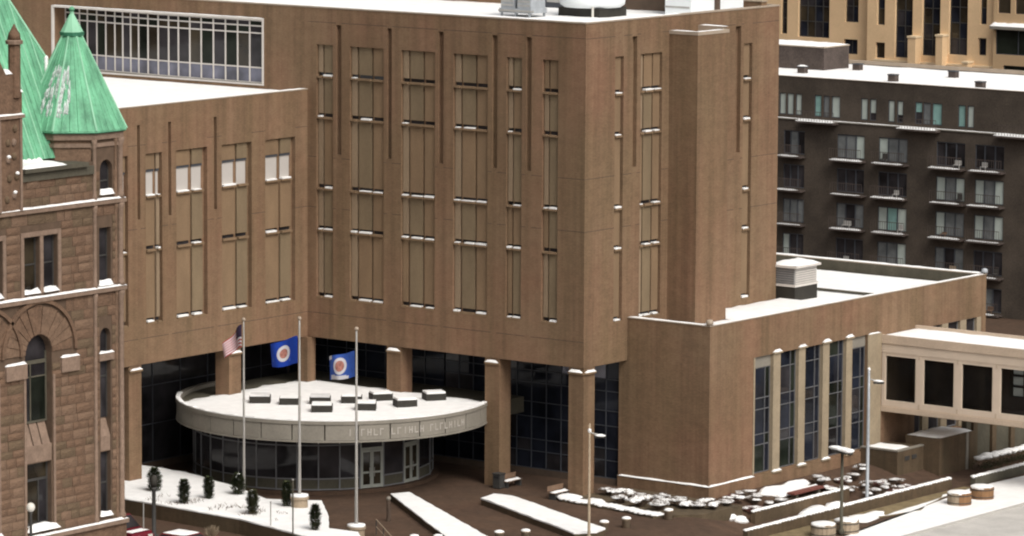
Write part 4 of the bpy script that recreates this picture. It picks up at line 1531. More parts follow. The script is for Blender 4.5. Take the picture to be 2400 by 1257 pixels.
for ci, (a, b) in enumerate(ACOLS):
    for ri, z in enumerate(AROW):
        if ri == 4 and ci < 4:
            continue
        a1, b1 = a + .25, b - .2
        m = MB()
        ws = [a1, a1 + (b1 - a1) * .32, a1 + (b1 - a1) * .68, b1]
        for u in ws:
            PP.box(m, max(a1, u - .045), min(b1, u + .045), z + .13, z + 2.14, .05, .15)
        PP.box(m, a1 + .045, b1 - .045, z + 2.06, z + 2.14, .055, .145)
        PP.box(m, a1 + .045, b1 - .045, z + .13, z + .2, .055, .145)
        w = m.build('window', 'frame_dark', apt)
        pt = PAT.get((ci, ri), 'gdg')
        for k in range(3):
            m = MB()
            PP.box(m, ws[k] + .04, ws[k + 1] - .04, z + .19, z + 2.07, .12, .13)
            m.build('pane', {'p': 'blind_pale', 't': 'blind_teal', 'd': 'blind_dim', 'g': 'glass'}[pt[k]], w)
        sh = ra.uniform(-.1, .15)
        bal = MB().box(a + sh, b + sh, YA - .9, YA - .004, z - .14, z).build('balcony', 'apt_brick_red', apt)
        snow_obj('balcony_snow', bal, a + sh + .02, b + sh - ra.uniform(.05, .6), YA - .9, YA - .45, z, ra.uniform(.08, .15), 'snow' if ra.random() < .75 else 'snow_dirty', step=.25)
        m = MB()
        m.box(a + sh, b + sh, YA - .88, YA - .84, z + .95, z + 1.0)
        n = 14
        for k in range(n + 1):
            x = a + sh + (b - a - .03) * k / n
            m.box(x, x + .025, YA - .875, YA - .85, z, z + .95)
        m.build('railing', 'apt_brick_red', bal)
rk = random.Random(5)
for bal in [o for o in apt.children if o.name.split('.')[0] == 'balcony']:
    if rk.random() < .45:
        bb = [Vector(c) for c in bal.bound_box]
        x0_, x1_, z_ = min(c.x for c in bb), max(c.x for c in bb), max(c.z for c in bb)
        x = rk.uniform(x0_ + .5, x1_ - .6)
        w_, h_ = rk.uniform(.2, .4), rk.uniform(.4, .85)
        m = MB().box(x - w_, x + w_, YA - .5, YA - .15, z_ + .3, z_ + .36).box(x - w_, x + w_, YA - .2, YA - .14, z_ + .362, z_ + h_)
        m.box(x - w_, x - w_ + .05, YA - .5, YA - .45, z_, z_ + .3).box(x + w_ - .05, x + w_, YA - .5, YA - .45, z_, z_ + .3)
        m.build('balcony_chair', rk.choice(['bench_wood', 'louver', 'planter_conc', 'dark_metal']), bal)
for b, (x0, x1) in enumerate([(-20.14, -16.22), (-9.91, -5.98), (-.41, 3.5)]):
    bal = MB().box(x0, x1, YA - .9, YA - .104, 15.2, 15.36).build('balcony', 'apt_brick_red', apt)
    snow_obj('balcony_snow', bal, x0, x1 - .3, YA - .9, YA - .2, 15.36, .22, step=.25)
    m = MB().box(x0, x1, YA - .88, YA - .84, 16.2, 16.25)
    for k in range(15):
        x = x0 + (x1 - x0 - .03) * k / 14
        m.box(x, x + .025, YA - .875, YA - .85, 15.36, 16.2)
    m.build('railing', 'apt_brick_red', bal)
for k, (x, y) in enumerate([(-23.07, 94.6), (-21.0, 100.2), (-12.6, 92.8), (-10.6, 99.3), (-3.2, 91.6)]):
    lab = ['small dark roof vent with a snow cap beside the brown bulkhead', 'small brown roof vent near the back edge, next to the bulkhead', 'brown square roof vent near the front edge, third from the left', 'brown roof vent at the back edge in front of the tan tower windows', 'rightmost brown square roof vent at the front edge of the snowy roof'][k]
    t = thing('roof_vent', lab, 'roof vent', (x, y, AR - .2), 'vents on the apartment roof')
    MB().box(-.36, .36, -.3, .3, 0, .62).build('vent_box', 'apt_brick_red', t, local=True)
    MB().box(-.4, .4, -.34, .34, .62, .7).build('vent_cap', 'frame_dark', t, local=True)
    if k == 0:
        snow_mesh(MB(), -.38, .38, -.32, .32, .7, .12, step=.2).build('snow', 'snow', t, True, local=True)
t = thing('roof_bulkhead', 'dark brown brick stair bulkhead with snowy top on the apartment roof', 'bulkhead', (-28, 98.5, AR - .2))
MB().box(-7, 4.9, -.5, 3.5, 0, 2.05).build('bulkhead_wall', 'apt_brick_red', t, local=True)
MB().box(-7.05, 4.95, -.55, 3.55, 2.05, 2.15).build('bulkhead_coping', 'coping', t, local=True)
snow_mesh(MB(), -7, 4.9, -.5, 3.5, 2.15, .15, step=.5).build('snow', 'snow', t, True, local=True)

# ------------------------------------------------------------------ tan tower behind
YT = 135.0
tan = thing('tan_tower', 'light tan masonry tower with narrow dark windows rising behind the apartment block', 'building', (-40, YT, 0))
PT = Plane((0, YT, 0), (1, 0, 0), (0, 1, 0))
PT2 = Plane((0, YT - .9, 0), (1, 0, 0), (0, 1, 0))
TW1 = [(-52.5, -51.77, 18.6, 27), (-50.5, -46.85, 18.4, 27), (-45.06, -43.49, 20.1, 27), (-45.15, -43.55, 17.0, 18.45)]
TW2 = [(-40.8, -39.9, 20.1, 27), (-40.9, -39.85, 16.9, 18.4), (-38.76, -36.75, 17.05, 27), (-35.7, -33.65, 17.4, 27), (-32.7, -30.6, 17.65, 27), (-29.26, -28.5, 20.7, 27), (-29.4, -28.5, 17.75, 19.4)]
m = MB()
PT.facade(m, [(-70, -4), (-41.9, -4), (-41.9, 40), (-70, 40)], [(rect(*q), .5) for q in TW1])
m.build('wall', 'tan', tan)
m = MB()
PT2.facade(m, [(-41.9, -4), (-27.5, -4), (-27.5, 40), (-41.9, 40)], [(rect(*q), .5) for q in TW2])
for x in (-41.9, -27.5):
    m.poly([(x, YT - .9, -4), (x, YT + 12, -4), (x, YT + 12, 40), (x, YT - .9, 40)])
m.build('wall', 'tan', tan)
for P, W in ((PT, TW1), (PT2, TW2)):
    for u0, u1, z0, z1 in W:
        m = MB()
        nn = 1 if u1 - u0 < 1.2 else (2 if u1 - u0 < 3 else 4)
        for u in lin(u0 + .04, u1 - .04, nn):
            P.box(m, u - .04, u + .04, z0, z1, .30, .4)
        zz = z0 + .05
        zs = []
        while zz < z1:
            zs.append(zz)
            zz += 1.5
        for q in zs:
            P.box(m, u0 + .08, u1 - .08, q - .04, q + .04, .31, .39)
        fr = m.build('window', 'dark_metal', tan)
        zs.append(z1)
        us = lin(u0, u1, nn)
        for k in range(nn):
            for j in range(len(zs) - 1):
                m = MB()
                P.box(m, us[k] + .03, us[k + 1] - .03, zs[j], zs[j + 1], .36, .37)
                m.build('pane', random.choice(['glass', 'glass_warm', 'glass_navy']), fr)
for x0, x1, zt in ((-36.63, -35.75, 19.1), (-33.5, -32.75, 19.4), (-30.5, -29.9, 17.0)):
    b = MB().box(x0, x1, YT - 1.9, YT - .903, 10, zt).build('buttress', 'tan', tan)
    MB().box(x0 - .06, x1 + .06, YT - 1.96, YT - .905, zt, zt + .18).build('buttress_cap', 'tan_pale', b)
for zz, x0, x1 in ((16.75, -41.0, -27.4), (16.2, -38, -27.4)):
    MB().box(x0, x1, YT - 1.1, YT - .904, zz - .12, zz + .05).build('ledge', 'tan_pale', tan)
gl = thing('glass_annex', 'tan building with dark glass bands and a snowy ledge at the top right edge', 'building', (-24, 134, 0))
PQ = Plane((0, 133.6, 0), (1, 0, 0), (0, 1, 0))
gh = [(-27.2, -8, 18.0, 20.35), (-26.3, -8, 15.9, 17.0), (-27.0, -25.6, 21.9, 24), (-25.1, -20, 21.9, 24)]
m = MB()
PQ.facade(m, [(-27.45, -4), (-6, -4), (-6, 26), (-27.45, 26)], [(rect(*q), .3) for q in gh])
m.build('wall', 'tan_brown', gl)
for n_, (u0, u1, z0, z1) in enumerate(gh):
    glazing(Plane((0, 133.75, 0), (1, 0, 0), (0, 1, 0)), lin(u0 + .03, u1 - .03, max(1, int((u1 - u0) / 2.4))), [z0 + .03, z1 - .03], gl, 'glass_green' if n_ < 2 else 'glass_warm', 'frame_dark' if n_ < 2 else 'apt_brick_red', .08, name='window')
MB().box(-27.5, -6, 133.0, 133.595, 20.42, 20.7).build('ledge', 'concrete', gl)
snow_obj('ledge_snow', gl, -27.5, -6, 133.0, 133.58, 20.7, .4, step=.3)
# ------------------------------------------------------------------ plaza: beds, low walls, benches
def poly_prism(name, label, cat, pts, z0, z1, mt, snow_h=.1, snow_mt='snow', inset=.0, seed=1):
    cxm = sum(p[0] for p in pts) / len(pts)
    cym = sum(p[1] for p in pts) / len(pts)
    t = thing(name, label, cat, (cxm, cym, z0))
    MB().prism(pts, z0, z1).build('wall', mt, t)
    if snow_h:
        ring = ragged(pts, .07, .5, seed)
        ring = [(p[0] + (cxm - p[0]) * inset, p[1] + (cym - p[1]) * inset) for p in ring]
        m = MB()
        tri = tessellate_polygon([[Vector((p[0], p[1], 0)) for p in ring]])
        m.v = [(p[0], p[1], z1 + snow_h * (.8 + .4 * noise.noise((p[0], p[1], seed)))) for p in ring] + [(p[0], p[1], z1 + .003) for p in ring]
        n = len(ring)
        for q in tri:
            m.f.append(tuple(q))
            m.m.append(0)
        for k in range(n):
            j = (k + 1) % n
            m.f.append((k, j, n + j, n + k))
            m.m.append(0)
        m.build('snow', snow_mt, t)
    return t


bed = poly_prism('raised_bed', 'long raised brown brick planting bed covered in snow beneath the flagpoles', 'planting bed',
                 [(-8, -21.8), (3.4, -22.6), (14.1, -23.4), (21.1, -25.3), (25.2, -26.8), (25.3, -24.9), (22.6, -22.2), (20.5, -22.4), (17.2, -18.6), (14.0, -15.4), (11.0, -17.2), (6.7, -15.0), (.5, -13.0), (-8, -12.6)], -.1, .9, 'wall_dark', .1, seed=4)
# dwarf shrub clumps showing through the bed's snow
m = MB()
rb = random.Random(8)
for k in range(420):
    x, y = rb.uniform(5, 17), rb.uniform(-22.6, -20.2)
    if noise.noise((x * .7, y * .7, 2)) < .02:
        continue
    m.tube((x, y, .95), (x + rb.uniform(-.2, .2), y + rb.uniform(-.2, .2), 1.0 + rb.uniform(.08, .22)), .02, .008, 3)
o = m.build('dry_stubble', 'twig')
o['kind'] = 'stuff'
tag(o, 'dry grey-brown stubble poking through the snow of the raised bed', 'ground cover')

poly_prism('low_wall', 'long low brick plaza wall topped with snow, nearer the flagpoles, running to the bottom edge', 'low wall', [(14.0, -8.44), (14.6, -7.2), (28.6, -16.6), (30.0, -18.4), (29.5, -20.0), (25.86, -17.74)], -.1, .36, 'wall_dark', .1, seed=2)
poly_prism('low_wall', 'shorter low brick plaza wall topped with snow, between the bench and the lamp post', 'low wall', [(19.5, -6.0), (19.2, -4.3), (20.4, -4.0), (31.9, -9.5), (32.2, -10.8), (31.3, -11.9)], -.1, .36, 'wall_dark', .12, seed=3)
pb = [(21.1, -.7), (22.9, -1.9), (25.9, -2.25), (28.1, -2.45), (30.9, -3.0), (31.6, -2.0), (33.0, -.6), (33.2, 3.6), (24.0, 4.2), (23.6, 1.6)]
t = poly_prism('corner_bed', 'low kerbed planting bed with snowy edge at the corner column and low wing', 'planting bed', pb, -.6, .16, 'earth', 0)
m = MB()
edge = [(21.1, -.7), (22.9, -1.9), (25.9, -2.25), (28.1, -2.45), (30.9, -3.0)]
for k in range(len(edge) - 1):
    a, b = edge[k], edge[k + 1]
    n = 6
    for j in range(n):
        f = (j + .5) / n
        x, y = a[0] + (b[0] - a[0]) * f, a[1] + (b[1] - a[1]) * f
        blob(m, (x + .1, y + .45 + .1 * sin(k * 3 + j), .17), .45, .55, .12, k * 7 + j)
blob(m, (22.7, -.7, .17), 1.0, .6, .14, 3)
blob(m, (24.9, -1.0, .17), .8, .5, .14, 9)
m.build('edge_snow', 'snow', t, True)

# flagpoles and flags
FP = [(8.06, -15.95, .8, 11.15, .06), (14.39, -17.98, .8, 12.0, .07), (20.70, -20.08, 0.0, 12.95, .07)]
flab = ['leftmost flagpole, carrying the striped flag', 'middle flagpole with gold ball, carrying the bright blue flag', 'rightmost flagpole with gold ball and round snowy base']
for k, (x, y, z, h, r) in enumerate(FP):
    t = thing('flagpole', 'tall grey metal ' + flab[k], 'flagpole', (x, y, z), 'flagpoles in front of the entrance')
    MB().lathe(0, 0, [(r * 1.7, 0), (r * 1.6, .3), (r * 1.35, 3), (r * .8, h)], 12).build('pole', 'steel', t, True, local=True)
    m = MB()
    blob(m, (0, 0, h + .1), .13, .13, .13, 1, 10, 8, 0)
    m.build('finial', 'coping', t, True, local=True)
    if k:
        zz = 0 if k == 2 else .05
        MB().lathe(0, 0, [(.52, zz), (.52, zz + .62), (.6, zz + .66), (.6, zz + .8), (.5, zz + .8)], 24).build('pedestal', 'planter_conc', t, local=True)
        MB().lathe(0, 0, [(.57, zz + .8), (.55, zz + .93), (.2, zz + .97)], 20).build('snow', 'snow', t, True, local=True)
    MB().tube((r * 1.6, -.05, 1.2), (r * 1.0, -.05, h - .3), .012, .012, 4).build('halyard', 'frame_white', t, local=True)


def flag(name, label, base, z_top, L, H, drop, droop_end, cols, cat='flag', amp=.12, ph=0.0, dirv=(-1.0, 0.08), squeeze=1.0):
    """cloth blown to the left; cols(s,t) gives the material index"""
    mats, fn = cols
    d = Vector((dirv[0], dirv[1], 0)).normalized()
    nrm = Vector((-d.y, d.x, 0))
    t_ = thing(name, label, cat, (base[0], base[1], z_top - H), 'flags on the three poles')

    def pos(s, t, off=0.0):
        w = amp * sin(s * 7.5 + ph + t * 1.2) * (.25 + s)
        hh = H * (1 - (1 - squeeze) * s)
        zz = z_top - t * hh - drop * s ** 1.25 - droop_end * s * s * t + .05 * sin(s * 6 + ph)
        p = Vector(base) + d * (.14 + s * L) + nrm * (w + off)
        return (p.x, p.y, zz)
    m = MB()
    ns, nt = 36, 26
    for i in range(ns + 1):
        for j in range(nt + 1):
            m.v.append(pos(i / ns, j / nt))
    for i in range(ns):
        for j in range(nt):
            a = i * (nt + 1) + j
            m.f.append((a, a + nt + 1, a + nt + 2, a + 1))
            m.m.append(fn((i + .5) / ns, (j + .5) / nt))
    m.build('cloth', mats, t_, True)
    return t_, pos


def disc(pos, cs, ct, rs_, rt, off, r0=0.0, n=28):
    m = MB()
    for sgn in (-1, 1):
        for k in range(n):
            a0, a1 = 2 * pi * k / n, 2 * pi * (k + 1) / n
            rings = [r0, (r0 + 1) / 2, 1.0]
            for q in range(2):
                ra_, rb_ = rings[q], rings[q + 1]
                P = [pos(cs + rs_ * r * cos(a), ct + rt * r * sin(a), sgn * off) for r, a in ((ra_, a0), (rb_, a0), (rb_, a1), (ra_, a1))]
                m.poly(P)
    return m


stripes = (['flag_red', 'flag_white', 'flag_navy'], lambda s, t: 2 if (s < .42 and t < .53) else (0 if int(t * 13) % 2 == 0 else 1))
x, y, z, h, r = FP[0]
flag('striped_flag', 'drooping red and white striped flag with dark canton on the leftmost pole', (x, y, 0), z + h - .25, 1.55, 1.5, 1.35, .25, stripes, amp=.2, ph=.6, squeeze=.55)
x, y, z, h, r = FP[1]
t1, pos = flag('blue_flag', 'bright blue flag with white ringed seal on the middle pole', (x, y, 0), z + h - 1.05, 2.35, 1.72, .75, -.25, (['flag_blue'], lambda s, t: 0), amp=.10, ph=1.4)
disc(pos, .53, .50, .215, .31, .012, .58).build('seal_ring', 'flag_white', t1)
disc(pos, .53, .50, .125, .18, .014).build('seal', 'seal_tan', t1)
m = MB()
for s0, s1, a, b in ((.86, .94, .62, .78), (.30, .36, .75, .85)):
    for sg in (-1, 1):
        m.poly([pos(s0, a, sg * .012), pos(s1, a, sg * .012), pos(s1, b, sg * .012), pos(s0, b, sg * .012)])
m.build('star', 'flag_blue_b', t1)
x, y, z, h, r = FP[2]
t2, pos = flag('pale_blue_flag', 'paler blue flag with large white seal and white lower edge on the rightmost pole', (x, y, 0), z + h - 1.3, 2.25, 1.6, .62, -.15, (['flag_blue_b', 'flag_white'], lambda s, t: 1 if (.25 < s < .95 and t > .90 - .1 * s) or (s > .82 and t < .16) else 0), amp=.12, ph=2.4)
disc(pos, .55, .47, .225, .34, .012, .62).build('seal_ring', 'flag_white', t2)
disc(pos, .55, .47, .145, .22, .014).build('seal', 'seal_tan', t2)


# evergreens in the raised bed
def conifer(name, label, loc, h, w, seed, mt='evergreen', snowtop=.0, ragg=.7, group='small evergreens in the raised bed'):
    t = thing(name, label, 'shrub', loc, group)
    rr = random.Random(seed)
    MB().lathe(0, 0, [(.05, -.05), (.035, h * .5), (.01, h * .9)], 6).build('trunk', 'twig', t, local=True)
    m = MB()
    for k in range(1500):
        f = rr.random() ** .8
        prof = sqrt(max(0.0, 1 - ((f - .42) / .60) ** 2)) * .5 * w * (1 + ragg * noise.noise((f * 4, seed, rr.random() * 2)))
        a = rr.uniform(0, 2 * pi)
        r = prof * sqrt(rr.uniform(.25, 1))
        c = Vector((r * cos(a), r * sin(a), .04 + f * h * .96))
        d = Vector((cos(a), sin(a), rr.uniform(.1, .9))).normalized()
        s = Vector((-sin(a), cos(a), rr.uniform(-.4, .4))).normalized()
        L, W = rr.uniform(.08, .24), rr.uniform(.02, .055)
        m.poly([c - s * W, c + s * W, c + d * L + s * W * .3, c + d * L - s * W * .3], 0 if rr.random() < .72 else 1)
    m.build('foliage', [mt, 'evergreen_b'], t, local=True)
    if snowtop:
        m = MB()
        for k in range(int(7 * snowtop) + 2):
            a = rr.uniform(0, 6.28)
            f = rr.uniform(.7, 1.0)
            blob(m, (w * .25 * rr.random() * cos(a), w * .25 * rr.random() * sin(a), h * f), .09, .09, .07, k)
        m.build('snow', 'snow', t, True, local=True)
    return t


CON = [(3.5, -19.4, 1.5, .80, 'evergreen', .5, 'dark evergreen shrub at the bed corner beside the left brick column'),
       (7.96, -21.6, 1.55, .55, 'evergreen', .1, 'slim dark evergreen standing second from the left in the snowy bed'),
       (8.0, -19.3, 1.40, .52, 'evergreen', .6, 'compact rounded evergreen with a snow tip, third from the left in the bed'),
       (8.5, -17.0, 1.35, .75, 'evergreen', 1.2, 'snow-topped evergreen at the foot of the leftmost flagpole'),
       (13.7, -21.7, 1.55, .62, 'evergreen_b', .8, 'tall yellowish evergreen in the middle of the bed, right of the leftmost pole'),
       (13.6, -18.3, 1.60, .45, 'evergreen', 1.0, 'narrow evergreen with snow clumps against the middle flagpole'),
       (20.1, -23.3, 1.60, .50, 'evergreen', .0, 'thin dark bare-looking evergreen near the right end of the bed')]
for k, (x, y, h, w, mt, sn, lab) in enumerate(CON):
    conifer('evergreen_shrub', lab, (x, y, .93), h, w, 30 + k, mt, sn)


# bare shrubs carrying snow
def bare_shrub(name, label, loc, seed, w=1.0, h=.7, twig='twig', snow=1.0, group=None):
    t = thing(name, label, 'shrub', loc, group)
    rr = random.Random(seed)
    m = MB()
    for k in range(95):
        a, s = rr.uniform(0, 6.28), rr.uniform(.2, 1)
        p0 = Vector((.12 * cos(a) * s, .12 * sin(a) * s, 0))
        p1 = Vector((w * .5 * s * cos(a), w * .5 * s * sin(a), h * rr.uniform(.55, 1)))
        q = p0.lerp(p1, .55) + Vector((rr.uniform(-.08, .08), rr.uniform(-.08, .08), .1))
        m.tube(p0, q, .018, .012, 3)
        m.tube(q, p1, .012, .005, 3)
        for _ in range(3):
            b = q.lerp(p1, rr.random())
            m.tube(b, b + Vector((rr.uniform(-.18, .18), rr.uniform(-.18, .18), rr.uniform(.02, .2))), .008, .003, 3)
    m.build('twigs', twig, t, local=True)
    m = MB()
    for k in range(int(4 * snow) + 1):
        a, s = rr.uniform(0, 6.28), rr.uniform(0, .75)
        blob(m, (w * .5 * s * cos(a), w * .5 * s * sin(a), h * (.9 - .5 * s * s)), rr.uniform(.16, .42), rr.uniform(.16, .42), rr.uniform(.05, .10), k + seed * 7, 10, 5, .9)
    m.build('snow', 'snow' if snow > 1.1 else 'snow_dirty', t, True, local=True)
    return t


G1 = 'bare shrubs in the corner bed'
L1 = 'low bare shrub with clumps of snow in the kerbed corner bed'
s0 = bare_shrub('bare_shrub', L1, (24.1, 1.3, .1), 1, 1.4, .5, group=G1)
s1 = bare_shrub('bare_shrub', L1, (25.3, 1.5, .1), 2, 1.6, .55, snow=1.8, group=G1)
rr = random.Random(77)
for k, (x, y) in enumerate([(26.2, 1.2), (27.0, 1.0), (27.9, .8), (28.5, 1.3), (29.3, .6), (30.0, 1.1), (30.8, .7), (31.6, 1.0), (32.4, 1.5), (26.6, -.6), (28.3, -.8), (29.9, -.9), (31.2, 2.4), (32.3, 3.0)]):
    dup(s0 if k % 2 else s1, (x, y, .1), rr.uniform(0, 6), scale=(rr.uniform(.8, 1.2),) * 2 + (rr.uniform(.8, 1.3),))
G2 = 'bare shrubs along the window side of the low wing'
L2 = 'low bare shrub dusted with snow in the bed below the tall windows'
s2 = bare_shrub('bare_shrub', L2, (31.2, 5.6, gz(31.2, 5.6)), 5, 1.3, .5, 'twig_red', 1.3, G2)
s3 = bare_shrub('bare_shrub', L2, (32.0, 6.8, gz(32, 6.8)), 6, 1.4, .6, 'twig', .9, G2)
for k, (x, y) in enumerate([(33.0, 5.2), (31.0, 7.6), (33.0, 8.0), (32.6, 14.4), (31.6, 15.0), (33.2, 15.8), (32.2, 16.8), (33.6, 17.6), (32.0, 18.4), (33.4, 19.2), (34.6, 18.6), (34.8, 16.6), (35.2, 20.0), (33.6, 20.8), (31.6, 20.0), (35.6, 18.0)]):
    dup(s2 if (k % 3 == 0) else s3, (x, y, gz(x, y)), rr.uniform(0, 6), scale=(rr.uniform(.8, 1.3),) * 2 + (rr.uniform(.7, 1.2),))

# low retaining walls to the right, patched with snow
def run_wall(label, x, y0, y1, zt, th, hgt, mt, seed, dens=.75, x1=None):
    x1 = x if x1 is None else x1
    pts = [(x, y0), (x + th, y0), (x1 + th, y1), (x1, y1)]
    t = thing('retaining_wall', label, 'wall', (x, y0, zt - hgt))
    MB().prism(pts, zt - hgt, zt).build('wall', mt, t)
    m = MB()
    n = int((y1 - y0) / .35)
    for k in range(n):
        y = y0 + (y1 - y0) * (k + .5) / n
        if noise.noise((y * .55, seed, 0)) > (dens - .5) * 1.2 + .12:
            continue
        xx = x + (x1 - x) * (k + .5) / n
        blob(m, (xx + th / 2, y, zt), th * .62, .3, .1 + .05 * noise.noise((y * 3, seed, 2)), k)
    m.build('snow', 'snow', t, True)
    return t


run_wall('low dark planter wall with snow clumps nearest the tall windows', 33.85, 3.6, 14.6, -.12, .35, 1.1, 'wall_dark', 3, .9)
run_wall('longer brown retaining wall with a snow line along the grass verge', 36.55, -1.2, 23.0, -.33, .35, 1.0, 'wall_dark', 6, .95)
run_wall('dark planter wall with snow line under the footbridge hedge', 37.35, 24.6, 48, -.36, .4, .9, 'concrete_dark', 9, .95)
t = thing('bed_bench', 'dark red backless bench slab among the snowy shrubs below the tall windows', 'bench', (32.6, 11.8, gz(32.6, 11.8)))
MB().box(-.3, .3, -1.75, 1.75, .42, .54).build('seat', 'bench_red', t, local=True)
for y in (-1.3, 1.3):
    MB().box(-.22, .22, y - .12, y + .12, 0, .42).build('leg', 'concrete_dark', t, local=True)
snow_mesh(MB(), -.95, -.32, -2.4, 2.4, .3, .28, step=.25).build('snow', 'snow', t, True, local=True)


def heap(label, pts, seed):
    m = MB()
    for k, (x, y, rx, ry, h) in enumerate(pts):
        blob(m, (x, y, gz(x, y)), rx, ry, h, seed + k, 14, 8, .3)
    o = m.build('snow_heap', 'snow', None, True)
    return tag(o, label, 'snow heap')


heap('pile of shovelled snow beside the retaining wall, left of the lamp with the flat head', [(35.2, 9.6, 1.2, 1.1, .5), (35.5, 11.0, 1.0, 1.0, .6), (34.9, 8.6, .6, .7, .35)], 3)
heap('low snow drift at the foot of the tall grey lamp post', [(38.4, 9.6, .9, 1.5, .3), (38.2, 11.4, .6, 1.0, .24)], 8)
heap('snow drift lying in the bed below the first tall windows', [(31.0, 10.4, .7, 1.7, .35), (31.0, 12.8, .6, 1.6, .35)], 14)
heap('snow drift at the corner of the low wing', [(32.6, 2.6, .8, .5, .35), (33.3, 3.1, .6, .5, .3)], 19)

# round planters on the snowy pavement
CP = [(40.43, 18.2, 'planter_wood', 'round wooden planter filled with snow, nearer of the pair on the right pavement'),
      (40.44, 21.0, 'planter_wood', 'round brown planter filled with snow, farther of the pair on the right pavement'),
      (39.66, 3.2, 'planter_conc', 'round concrete planter filled with snow at the bottom edge, left of the lamp post'),
      (40.1, 5.2, 'planter_conc', 'round concrete planter filled with snow just right of the lamp post at the bottom edge')]
for k, (x, y, mt, lab) in enumerate(CP):
    t = thing('round_planter', lab, 'planter', (x, y, gz(x, y)), 'round planters on the pavement')
    n = 18
    for q in range(n):
        a0, a1 = 2 * pi * q / n + .012, 2 * pi * (q + 1) / n - .012
        m = MB().prism([(.80 * cos(a0), .80 * sin(a0)), (.80 * cos(a1), .80 * sin(a1)), (.72 * cos(a1), .72 * sin(a1)), (.72 * cos(a0), .72 * sin(a0))], .03, .82)
        m.build('stave', mt if not (k == 0 and 10 < q < 15) else 'planter_conc', t, local=True)
    MB().lathe(0, 0, [(.71, .02), (.71, .7)], 24).build('liner', 'dark_metal', t, local=True)
    for z in (.15, .62):
        MB().lathe(0, 0, [(.80, z), (.815, z), (.815, z + .06), (.80, z + .06)], 28).build('hoop', 'dark_metal', t, local=True)
    m = MB()
    blob(m, (0, 0, .78), .80, .80, .16, k, 20, 10, .1)
    m.build('snow', 'snow', t, True, local=True)

# bollards
BO = [(28.02, -15.2, 'snow-capped round bollard standing right of the longer low wall near the bottom edge'),
      (29.03, -13.84, 'snow-capped round bollard between the two low walls, closest to the shorter one'),
      (24.85, -19.57, 'snow-capped round bollard at the bottom edge left of the longer low wall'),
      (25.93, -18.6, 'snow-capped round bollard touching the left side of the longer low wall'),
      (31.03, -8.4, 'snow-capped round bollard just right of the lamp post by the shorter low wall'),
      (31.4, -6.58, 'snow-capped round bollard alone on the open plaza right of the lamp post'),
      (31.81, -2.6, 'snow-capped round bollard close to the corner bed and its shrubs')]
for x, y, lab in BO:
    t = thing('bollard', lab, 'bollard', (x, y, gz(x, y)), 'round bollards on the plaza')
    MB().lathe(0, 0, [(.26, 0), (.26, .5), (.30, .52), (.30, .60)], 16).build('post', 'planter_conc', t, True, local=True)
    m = MB()
    blob(m, (0, 0, .60), .31, .31, .12, int(x * 10), 12, 6, .12)
    m.build('snow', 'snow', t, True, local=True)

# benches by the columns
for (x, y, rz, lab) in ((17.0, .5, radians(90), 'dark bench with a snowy seat beside the right-hand canopy column'), (22.0, -1.0, radians(90), 'dark bench with a snowy seat beside the corner column')):
    t = thing('bench', lab, 'bench', (x, y, 0), 'plaza benches', rz)
    for k in range(4):
        MB().box(-.85, .85, -.28 + k * .145, -.15 + k * .145, .42, .47).build('slat', 'bench_wood', t, local=True)
    for xx in (-.7, .7):
        MB().box(xx - .05, xx + .05, -.25, .25, 0, .42).build('leg', 'dark_metal', t, local=True)
    MB().box(-.85, .85, .30, .34, .5, .85).build('backrest', 'bench_wood', t, local=True)
    snow_mesh(MB(), -.82, .82, -.28, .26, .47, .1, step=.2).build('snow', 'snow', t, True, local=True)
t = thing('litter_bin', 'dark square litter bin against the right-hand canopy column', 'bin', (16.75, -.55, 0))
MB().box(-.28, .28, -.28, .28, .05, .95).build('body', 'dark_metal', t, local=True)
MB().box(-.32, .32, -.32, .32, .95, 1.02).build('lid', 'dark_metal', t, local=True)
MB().box(-.2, .2, -.30, -.283, .7, .85).build('opening', 'tyre', t, local=True)

# handrail by the steps
t = thing('handrail', 'thin pale metal handrail running down to the bottom edge beside the bed', 'handrail', (20.75, -18.2, 0))
P0, P1 = Vector((20.75, -18.2, .95)), Vector((26.2, -22.8, .75))
MB().tube(P0, P1, .035).build('rail', 'planter_conc', t)
MB().tube(P0 - Vector((0, 0, .45)), P1 - Vector((0, 0, .45)), .025).build('rail', 'planter_conc', t)
for f in (0, .33, .66, 1):
    p = P0.lerp(P1, f)
    MB().tube((p.x, p.y, 0), p, .03).build('baluster', 'dark_metal', t)

# ------------------------------------------------------------------ lamp posts and poles
t = thing('lamp_post', 'tall slim lamp post with a small snowy arm in front of the corner column', 'lamp post', (32.2, -11.6, 0))
MB().lathe(0, 0, [(.16, 0), (.16, .3), (.09, .4), (.06, 7.3)], 10).build('pole', 'planter_conc', t, True, local=True)
MB().tube((0, 0, 6.75), (.62, .5, 6.55), .04).build('arm', 'steel', t, local=True)
MB().prism([(.25, .1), (.35, .05), (.85, .5), (.72, .62)], 6.42, 6.54).build('lamp_head', 'dark_metal', t, local=True)
m = MB()
blob(m, (.55, .33, 6.58), .4, .3, .08, 2)
m.build('snow', 'snow', t, True, local=True)
m = MB()
blob(m, (.0, .0, 6.85), .12, .12, .16, 3)
m.build('snow', 'snow', t, True, local=True)
t = thing('lamp_post', 'tall grey lamp post rising in front of the pier next to the footbridge', 'lamp post', (35.7, 14.4, -1))
MB().lathe(0, 0, [(.2, 0), (.2, .4), (.12, .5), (.10, 6), (.075, 8.9)], 10).build('pole', 'galv', t, True, local=True)
MB().tube((0, 0, 8.3), (.75, .35, 8.15), .045).build('arm', 'steel', t, local=True)
MB().prism([(.3, .06), (.4, 0), (.95, .35), (.85, .5)], 8.02, 8.14).build('lamp_head', 'dark_metal', t, local=True)
m = MB()
blob(m, (.55, .25, 8.2), .42, .25, .07, 2)
